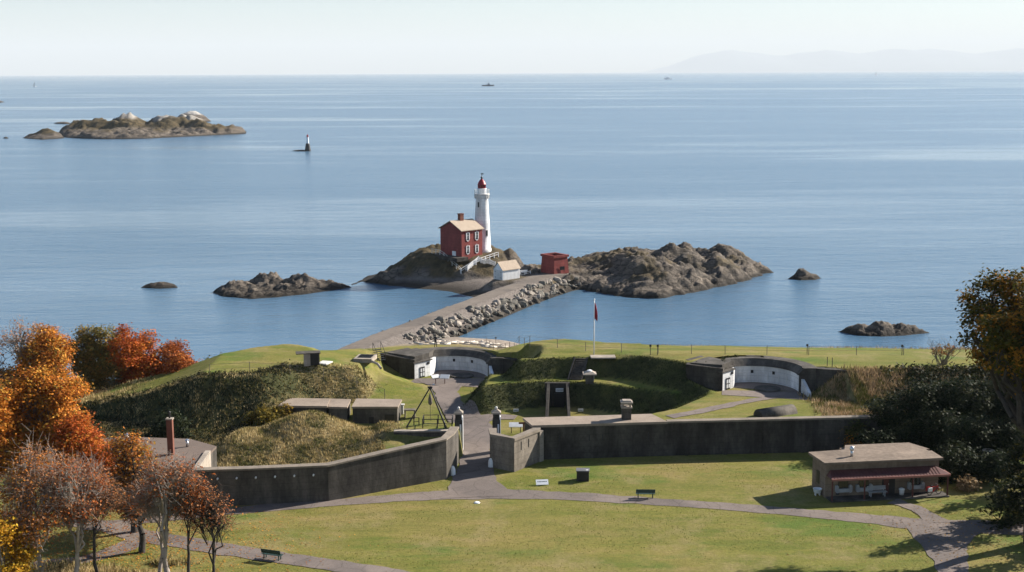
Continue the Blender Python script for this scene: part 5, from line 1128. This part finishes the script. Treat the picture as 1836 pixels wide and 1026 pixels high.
thin('tallest nearly bare tree with twin pale stems in front of the left fort wall', 286, 100, [(285, 850, 34), (310, 840, 30), (265, 875, 30), (320, 880, 28), (290, 890, 34), (275, 820, 20)], BROWN + RUST[:2], 170, 7, 325, fork=3.0, tr=.22)
thin('slender leaning bare tree left of the tall twin stemmed one', 272, 101, [(262, 910, 20), (270, 880, 20), (255, 890, 16)], BROWN, 70, 4, 326, fork=3.0, tr=.15)
thin('rusty leaved thin tree before the left end of the fort wall', 325, 101, [(325, 870, 26), (345, 865, 24), (335, 895, 24), (318, 845, 18)], RUST + BROWN, 120, 9, 327, fork=2.8, tr=.12, bark='bark_dark')
thin('low many stemmed bare tree, rightmost of the clump by the lower path', 368, 101, [(365, 915, 26), (385, 925, 22), (372, 890, 22), (350, 930, 20), (392, 905, 14)], BROWN + RUST[:1], 110, 5, 328, fork=1.1, tr=.14, bark='bark_dark')
seen_tree('maple_tree', 'yellow leaved sapling at the very bottom left corner', -8, 93, [(-5, 970, 28), (5, 1000, 26), (-15, 1020, 30), (0, 1040, 26), (-20, 940, 26)], YELLOW, 160, 22, 331, tr=.15, size=.17)
# right side
seen_tree('maple_tree', 'large green and orange maple at the right edge above the bushes', 1865, 108, [(1800, 560, 52), (1845, 530, 55), (1770, 600, 36), (1830, 620, 60), (1790, 640, 36), (1880, 600, 70), (1818, 520, 28), (1755, 580, 20), (1825, 665, 26), (1900, 530, 60), (1745, 612, 15), (1908, 690, 62), (1930, 765, 56), (1955, 620, 70), (1975, 700, 60)], MAPLE, 860, 30, 341, tr=.5, size=.24, bark='bark_dark')
def conifer(lab, x, y, h, r, seed, pal=DARK, z=None, size=.21):
    rng = np.random.default_rng(seed); z = Hs(x, y) if z is None else z; o = thing('fir_tree', lab, 'tree', (x, y, z)); b = MB(); b.tube((0, 0, -.5), (0, 0, h), .3 * h / 14, .04, 9, False); C = []
    for k in range(int(h * 7)):
        t = rng.uniform(.06, 1) ; zz = h * t; L = r * (1 - t) ** .8 * rng.uniform(.65, 1.15) + .25; a = rng.uniform(0, 2 * math.pi)
        e = Vector((math.cos(a) * L, math.sin(a) * L, zz - .22 * L)); b.tube((0, 0, zz), e, .05, .012, 4, False)
        for j in np.linspace(.25, 1, max(2, int(L * 2.6))): C.append(tuple(Vector((0, 0, zz)).lerp(e, j)))
    b.build('trunk', M['bark_dark'], o, True); V, Fq, t_ = leaf_cloud(np.array(C), 16, .26, size, pal, rng, up=.6, shape=2.2); mesh_obj('crown', V, Fq, M['leaf'], o, tint=t_); return o
GREENS = [(.022, .03, .012, 5), (.035, .042, .015, 3), (.10, .085, .02, 1)]
conifer('dark green fir at the lower right corner, its branches over the path junction', at(1850, 113.5), 113.5, 9.6, 3.6, 351, GREENS)
conifer('dark fir behind the corner fir at the right edge', at(1915, 124), 124, 8.5, 3.2, 352, GREENS)
conifer('tall dark fir at the right edge casting its shadow across the bottom right path', at(1940, 107), 107, 8.0, 3.0, 353, GREENS)
conifer('tall dark fir standing behind the bushy bank at the far right', at(1965, 150), 150, 13, 4.6, 354, GREENS)
conifer('broad dark fir farthest right behind the guardhouse bank', at(1990, 140), 140, 12, 4.4, 355, GREENS)
for k, (a, b_, r, D, pal, lab) in enumerate([
    (1600, 745, 42, 147, DARK, 'dark green bush at the left end of the bank behind the guardhouse'), (1660, 722, 42, 150, DARK, 'rounded dark bush at the top of the bank below the bare shrub'),
    (1725, 715, 44, 149, DARK, 'wide dark bush at the top of the bank left of the big maple'), (1790, 720, 46, 148, DARK, 'dark bush at the top of the bank under the big maple'),
    (1630, 790, 40, 139, DARK, 'dark bush directly behind the guardhouse roof'), (1690, 775, 44, 141, DARK, 'dark bush in the middle of the bank right of the guardhouse roof'),
    (1755, 780, 44, 140, DARK, 'dark bush on the bank above the concrete drum'), (1815, 785, 40, 138, DARK, 'dark bush on the bank at the right edge above the fir'),
    (1575, 805, 34, 137, DARK, 'dark bush at the end of the long wall behind the guardhouse'), (1720, 830, 38, 131, DARK, 'low dark bush right of the guardhouse'), (1785, 840, 34, 130, DARK, 'low dark bush below the concrete drum'),
    (1850, 720, 46, 149, DARK, 'dark bush at the right edge below the maple trunk'), (1540, 770, 22, 139, [(.05, .06, .015, 3), (.11, .10, .03, 2), (.16, .12, .03, 1)], 'olive green shrub at the right end of the long fort wall'),
    (1524, 790, 14, 134, ORANGE, 'small orange leaved bush behind the left end of the guardhouse'), (1745, 872, 9, 124, [(.3, .2, .1, 1)], 'small tan grass clump on the lawn right of the guardhouse'),
    (470, 748, 24, 147, [(.20, .14, .02, 3), (.13, .10, .02, 2), (.07, .07, .02, 2)], 'yellow green bush in the dark hollow left of the magazines'), (505, 740, 16, 147, [(.24, .15, .02, 3), (.13, .10, .02, 2)], 'small yellow bush beside the left magazine'),
    (402, 652, 18, 170, [(.13, .12, .03, 3), (.2, .16, .05, 2)], 'small olive bush on the skyline at the left end of the hill'), (300, 760, 30, 143, DARK, 'dark scrub bush at the foot of the hill behind the brown roof')]):
    g_ = G(a, b_ + r * .75); D = g_.y if D < 160 else D; x = at(a, D); zc = zat(b_, D); s = F_PX / (D * _cp + 38 * _sp); rr = r / s; z = min(Hs(x, D), zc - rr * .5); rng = np.random.default_rng(400 + k)
    lob = [(0, 0, zc - z, rr, rr * .8, rr * .85)] + [(rng.normal() * rr * .55, rng.normal() * rr * .3, zc - z + rng.normal() * rr * .3 - rr * .2, rr * .6, rr * .55, rr * .6) for _ in range(4)]
    tree('bush', lab, x, D, z, lob, pal, int(40 + rr * rr * 26), 19, 400 + k, size=.2, tr=.08 + .02 * rr, twig=.15, fork=.4, bark='bark_dark', spread=.36, cat='bush')
def bare_shrub(lab, a, D, top, wpx, seed):
    x = at(a, D); z = Hs(x, D); rng = np.random.default_rng(seed); o = thing('shrub', lab, 'shrub', (x, D, z)); b = MB(); s = F_PX / (D * _cp + 38 * _sp); h = zat(top, D) - z; C = []
    for k in range(26):
        e = Vector((rng.uniform(-1, 1) * wpx / s, rng.normal() * .8, h * rng.uniform(.6, 1))); pts = limb(b, (rng.normal() * .3, rng.normal() * .3, -.2), e, .05, .012, rng, .2, 4, 4)
        for j in range(5): q = pts[2 + j % 3]; e2 = q + Vector((rng.normal() * .35, rng.normal() * .35, rng.uniform(.3, 1.0))); limb(b, q, e2, .018, .006, rng, .2, 2, 3); C.append(tuple(e2))
    b.build('stem', M['bark'], o); C = np.array(C); V, Fq, t = leaf_cloud(C[C[:, 2] < h * .8], 3, .2, .2, [(.3, .18, .05, 2), (.2, .13, .06, 2), (.36, .14, .04, 1)], rng); mesh_obj('crown', V, Fq, M['leaf'], o, tint=t)
bare_shrub('nearly bare many stemmed shrub on the skyline left of the big right maple', 1688, 152, 615, 34, 501)

# ------------------------------------------------------------------ long grass, scrub
def scatter(xr, yr, n, fn, seed):
    rng = np.random.default_rng(seed); x = rng.uniform(*xr, n); y = rng.uniform(*yr, n); keep = rng.random(n) < fn(x, y); x, y = x[keep], y[keep]; return x, y, H(x, y), rng
def zone_at(x, y, k): return ground_zone(x, y, H(x, y))[..., k]
def blades(name, x, y, z, rng, h, wd, palette):
    n = len(x); a = rng.uniform(0, 2 * math.pi, n); ln = rng.normal(0, .35, (n, 2)); hh = h * rng.uniform(.5, 1.3, n); w_ = wd * rng.uniform(.6, 1.3, n); co, si = np.cos(a) * w_, np.sin(a) * w_
    V = np.stack([np.stack([x - co, y - si, z - .05], -1), np.stack([x + co, y + si, z - .05], -1), np.stack([x + ln[:, 0] * hh, y + ln[:, 1] * hh, z + hh], -1)], 1).reshape(-1, 3)
    pal = np.array([q[:3] for q in palette]); w2 = np.array([q[3] for q in palette]); clump = np.clip(fbm(x * .8, y * .8, 77, 3) + rng.normal(0, .12, n), .001, .999)
    cw = np.cumsum(w2) / w2.sum(); t = pal[np.searchsorted(cw, np.clip((clump - .25) * 2, 0, .999))] * rng.uniform(.75, 1.25, (n, 1))
    return tag(mesh_obj(name, V, np.arange(n * 3).reshape(n, 3), M['blade'], tint=np.repeat(t, 3, 0)), kind='stuff')
STRAW = [(.10, .10, .03, 2), (.24, .19, .075, 3), (.38, .29, .13, 4), (.5, .39, .2, 2)]
x, y, z, rng = scatter((-60, -8), (127, 162), 150000, lambda x, y: np.clip(zone_at(x, y, 0) - .45 * zone_at(x, y, 1), 0, 1) * .8, 601); blades('long_grass', x, y, z, rng, .27, .06, STRAW)
x, y, z, rng = scatter((30, 56), (134, 151), 60000, lambda x, y: np.clip(zone_at(x, y, 0) - .6 * zone_at(x, y, 1), 0, 1) * .9, 602); blades('long_grass', x, y, z, rng, .5, .07, [(.11, .11, .03, 4), (.25, .19, .085, 3), (.40, .27, .15, 4), (.46, .34, .2, 2)])
x, y, z, rng = scatter((-42, -24), (97, 107), 26000, lambda x, y: zone_at(x, y, 0) * .8, 603); blades('long_grass', x, y, z, rng, .5, .06, STRAW)
x, y, z, rng = scatter((-22, 70), (160, 186), 60000, lambda x, y: zone_at(x, y, 0) * (H(x, y) > 7) * .7, 604); blades('long_grass', x, y, z, rng, .4, .06, [(.22, .17, .08, 2), (.36, .27, .14, 3), (.45, .35, .2, 2)])
def scrub_mass(name, x, y, z, rng, per, spread, size, pal):
    V, Fq, t = leaf_cloud(np.stack([x, y, z + .15], -1), per, spread, size, pal, rng, up=.5); return tag(mesh_obj(name, V, Fq, M['leaf'], tint=t), kind='stuff')
x, y, z, rng = scatter((-62, -10), (138, 160), 8000, lambda x, y: zone_at(x, y, 1) * .9, 611); scrub_mass('scrub', x, y, z, rng, 9, .17, .14, [(.011, .015, .006, 5), (.021, .024, .009, 3), (.05, .043, .018, 1)])
x, y, z, rng = scatter((-9, 27), (144, 162), 2600, lambda x, y: zone_at(x, y, 1) * .9, 612); scrub_mass('scrub', x, y, z, rng, 6, .10, .11, [(.022, .032, .011, 5), (.045, .055, .016, 3), (.08, .08, .03, 1)])  # low leaf bits over the mound slopes painted dark for shade
x, y, z, rng = scatter((38, 62), (126, 150), 6000, lambda x, y: zone_at(x, y, 1) * .9, 613); scrub_mass('scrub', x, y, z, rng, 9, .35, .26, [(.015, .02, .009, 5), (.03, .035, .014, 3), (.06, .05, .02, 1)])

# ------------------------------------------------------------------ boulders and driftwood along the causeway
def boulder_mesh(seed):
    rng = np.random.default_rng(seed); import bmesh
    bm = bmesh.new(); bmesh.ops.create_icosphere(bm, subdivisions=2, radius=1.0); pl = [(Vector(rng.normal(0, 1, 3)).normalized(), rng.uniform(.55, .8)) for _ in range(7)]
    for v in bm.verts:
        for n_, d in pl:
            e = v.co.dot(n_) - d
            if e > 0: v.co -= n_ * e
        v.co = Vector((v.co.x * .75, v.co.y * .55, v.co.z * .5)) * (1 + .04 * rng.normal())
    me = bpy.data.meshes.new('boulder'); bm.to_mesh(me); bm.free(); me.materials.append(M['boulder']); return me
BM_ = [boulder_mesh(700 + k) for k in range(24)]
for k in range(8, 24): BM_[k].materials[0] = M['boulder_dark' if k < 16 else 'boulder_pale']
rng = np.random.default_rng(77); nb = 0
rd = [Vector((p[0], p[1])) for p in ROAD]; segs = [(rd[i], rd[i + 1]) for i in range(2, len(rd) - 1)]
tot = sum((b_ - a).length for a, b_ in segs)
for k in range(460):
    if nb >= 298: break
    u = rng.random() * tot
    for a, b_ in segs:
        if u < (b_ - a).length: break
        u -= (b_ - a).length
    d = (b_ - a).normalized(); q = a + d * u; off = 2.5 + 4.2 * rng.random() ** .85; x, y = q.x + d.y * off, q.y - d.x * off; z = float(HI(x, y))
    if z < -.45: continue
    o = bpy.data.objects.new('boulder', BM_[k % 8 + (8 if z < .35 else (16 if rng.random() < .4 else 0))]); COL.objects.link(o); s = min(1.6, max(.4, rng.lognormal(-.25, .36))); nb += 1; o.scale = (s * rng.uniform(.85, 1.2), s, s * rng.uniform(.8, 1.2))
    o.rotation_euler = (rng.uniform(-.7, .7), rng.uniform(-.7, .7), rng.uniform(0, 6.28)); o.location = (x, y, max(z, -.2) + .15)
    tag(o, 'pale angular boulder in the rock bank along the right side of the causeway', 'boulder', 'boulders along the causeway')
for k in range(26):
    u = rng.uniform(0, .42) * tot; 
    for a, b_ in segs:
        if u < (b_ - a).length: break
        u -= (b_ - a).length
    d = (b_ - a).normalized(); q = a + d * u; off = -(2.6 + rng.random() * 2.6); x, y = q.x + d.y * off, q.y - d.x * off; z = float(HX(x, y))
    o = bpy.data.objects.new('boulder', BM_[k % 8]); COL.objects.link(o); s = rng.uniform(.3, .7); o.scale = (s, s, s); o.rotation_euler = (rng.uniform(-.5, .5), 0, rng.uniform(0, 6.28)); o.location = (x, y, max(z, -.1) + .05)
    tag(o, 'small dark stone along the left gravel edge of the causeway', 'boulder', 'stones on the left edge of the causeway')
lg = MB().tube((-1.5, 0, 0), (0, 0.06, .03), .17, .15, 9).tube((0, .06, .03), (1.6, 0, 0), .15, .11, 9).tube((.5, 0, .05), (.8, .35, .2), .06, .03, 6).build('driftwood_log', M['wood_white'], None, True)
for k in range(40):
    o = lg if k == 0 else lg.copy()
    if k: COL.objects.link(o)
    x = rng.uniform(-16.5, -1.5); y = 215.5 + rng.normal() * 2.2 - .05 * (x + 10) + max(0, rng.normal()) * 1.5; s = rng.uniform(.45, 1.35); z = float(HX(x, y))
    o.location = (x, y, max(z, .1) + .15); o.scale = (s, s * .9, s * .9); o.rotation_euler = (0, rng.uniform(-.06, .06), rng.normal() * .5)
    tag(o, 'bleached driftwood log on the beach beside the foot of the causeway', 'driftwood', 'driftwood logs on the beach')

# ------------------------------------------------------------------ sea marks and vessels
q = P(552, 271, 0); bc = thing('sea_beacon', 'slim sea beacon with dark base and white top standing in the open water', 'beacon', q)
MB().lathe([(1.9, -1), (1.8, .6), (1.2, 4.2), (1.0, 4.6)], 14).build('base', M['black'], bc); MB().lathe([(.75, 4.6), (.7, 8.0), (.85, 8.1), (.85, 8.3)], 14).build('column', M['white'], bc); MB().lathe([(.5, 8.3), (.5, 9.2), (.62, 9.3), (.1, 9.9)], 12).build('lantern', M['red_roof'], bc)
q = P(875, 154.5, 0); sp_ = thing('ship', 'dark low freighter far out at sea behind the lighthouse', 'ship', q, R(4)); L = 42
MB().prism([(-L / 2, -3.5), (L * .38, -3.5), (L / 2, 0), (L * .38, 3.5), (-L / 2, 3.5)], -1, [4, 4, 5.5, 4, 4]).build('hull', paint('dark hull', (.05, .055, .065), .6), sp_); MB().box((2, 0, 6), (9, 5, 4)).box((2, 0, 9), (4, 4, 3)).build('superstructure', paint('ship grey', (.3, .32, .35), .6), sp_); MB().tube((3, 0, 9), (3, 0, 19), .3).tube((-6, 0, 4), (-6, 0, 14), .2).build('mast', M['iron'], sp_)
def sailboat(px_, py_, k, lab):
    q = P(px_, py_, 0); o = thing('sailboat', lab, 'boat', q, R(20)); MB().prism([(-4 * k, -1.2 * k), (2 * k, -1.2 * k), (4.5 * k, 0), (2 * k, 1.2 * k), (-4 * k, 1.2 * k)], -.3, 1.1 * k).build('hull', M['white'], o); MB().tube((.6 * k, 0, k), (.6 * k, 0, 12 * k), .1 * k).build('mast', M['iron'], o)
    b = MB(); b.add([(.3 * k, 0, 2 * k), (.3 * k, 0, 11.6 * k), (-3.8 * k, .3 * k, 2 * k), (.36 * k, .07, 2 * k), (.36 * k, .07, 11.6 * k), (-3.8 * k, .3 * k + .07, 2 * k)], [(0, 1, 2), (5, 4, 3), (0, 3, 4, 1), (1, 4, 5, 2), (2, 5, 3, 0)]); b.build('sail', M['offwhite'], o)
sailboat(62, 155.5, 1.5, 'small white sailboat on the far left of the sea near the horizon'); sailboat(1571, 135.5, 3.4, 'small white sail on the horizon at the right')
q = P(1197, 142.5, 0); mb_ = thing('motor_boat', 'white motor boat far out near the horizon right of the centre', 'boat', q, R(5)); MB().prism([(-22, -5), (14, -5), (26, 0), (14, 5), (-22, 5)], -1, 6).build('hull', M['white'], mb_); MB().box((-3, 0, 9), (22, 7, 6)).build('cabin', M['white'], mb_)
q = P(898, 128.6, 0); cs = thing('ship', 'faint long cargo ship on the horizon just right of the lighthouse', 'ship', q, 0); MB().prism([(-170, -16), (150, -16), (175, 0), (150, 16), (-170, 16)], -1, 26).build('hull', paint('grey hull', (.12, .13, .15), .7), cs); MB().box((-140, 0, 40), (30, 26, 36)).build('superstructure', M['offwhite'], cs)

# ------------------------------------------------------------------ the walker on the battery
q = P(781, 623, 9.7); q.z = Hs(q.x, q.y); pr = thing('person', 'person in dark clothes standing on the grass above the left gun emplacement', 'person', q, R(160))
def figure(parent):
    me = bpy.data.meshes.new('body'); jt = {}; vs = []; es = []; rad = []
    def J(n, p, r, par=None):
        jt[n] = len(vs); vs.append(p); rad.append(r)
        if par: es.append((jt[par], jt[n]))
    J('pelvis', (0, 0, .95), .15); J('waist', (0, 0, 1.1), .14, 'pelvis'); J('chest', (0, .01, 1.3), .17, 'waist'); J('neck0', (0, .02, 1.47), .09, 'chest'); J('neck', (0, .0, 1.54), .06, 'neck0'); J('head', (0, -.02, 1.63), .085, 'neck'); J('crown', (0, -.02, 1.72), .085, 'head')
    for s in (-1, 1):
        t = str(s); J('hip' + t, (s * .1, 0, .9), .1, 'pelvis'); J('knee' + t, (s * .12, -.04 * s - .03, .5), .07, 'hip' + t); J('ankle' + t, (s * .13, .06 * s, .1), .05, 'knee' + t); J('toe' + t, (s * .15, .06 * s - .17, .04), .04, 'ankle' + t)
        J('sh' + t, (s * .19, .02, 1.42), .07, 'chest'); J('elb' + t, (s * .27, .04, 1.15), .05, 'sh' + t); J('wr' + t, (s * .2, -.14, 1.0), .035, 'elb' + t); J('hand' + t, (s * .17, -.2, .97), .03, 'wr' + t)
    me.from_pydata(vs, es, []); o = bpy.data.objects.new('body', me); COL.objects.link(o); o.parent = parent
    md = o.modifiers.new('skin', 'SKIN'); o.modifiers.new('smooth', 'SUBSURF').levels = 1; o.modifiers['smooth'].render_levels = 2
    for i, r in enumerate(rad): me.skin_vertices[0].data[i].radius = (r, r * .85)
    me.skin_vertices[0].data[0].use_root = True; me.materials.append(paint('dark jacket and trousers', (.02, .02, .025), .9, .3)); return o
figure(pr)
MB().lathe([(.03, -.1), (.09, -.06), (.105, .02), (.085, .09), (.02, .115)], 12, (0, 0, 1.7)).build('hair', M['bark_dark'], pr, True)
MB().box((0, -.115, 1.63), (.03, .03, .05)).box((0, -.1, 1.6), (.12, .03, .12)).build('face', paint('skin', (.4, .25, .18), .6), pr)

# ------------------------------------------------------------------ fallen leaves, short tufts
def litter(name, cx, cy, rx, ry, n, pal, seed):
    rng = np.random.default_rng(seed); x = cx + rng.normal(0, 1, n) * rx; y = cy + rng.normal(0, 1, n) * ry; z = H(x, y)
    V, Fq, t = leaf_cloud(np.stack([x, y, z + .06], -1), 1, .005, .11, pal, rng, up=4.0); return tag(mesh_obj(name, V, Fq, M['leaf'], tint=t), kind='stuff')
litter('fallen_leaves', -33, 106, 7, 6, 5200, ORANGE + [(.25, .14, .05, 3)], 801)
litter('fallen_leaves', -41, 118, 8, 6, 2600, RUST + [(.25, .14, .05, 3)], 802)
litter('fallen_leaves', 41, 110, 6, 5, 1500, [(.3, .17, .05, 2), (.2, .12, .05, 2)], 803)
x, y, z, rng = scatter((-9, 27), (144, 163), 60000, lambda x, y: np.clip(slope_of(x, y) * 1.6 - .3, 0, 1) * .8 * (H(x, y) > 7.2), 811); blades('bank_grass', x, y, z, rng, .13, .06, [(.02, .03, .009, 5), (.036, .047, .013, 4), (.08, .082, .025, 1.5)])  # blade colours darkened to carry the shade of the mound slopes
x, y, z, rng = scatter((-42, 44), (101, 135), 60000, lambda x, y: .5 * sst(fbm(x * .12, y * .2, 91, 4), .42, .6) * (H(x, y) < 6.9), 812); blades('lawn_tufts', x, y, z, rng, .07, .05, [(.10, .13, .025, 3), (.15, .155, .035, 3), (.22, .18, .06, 2)])
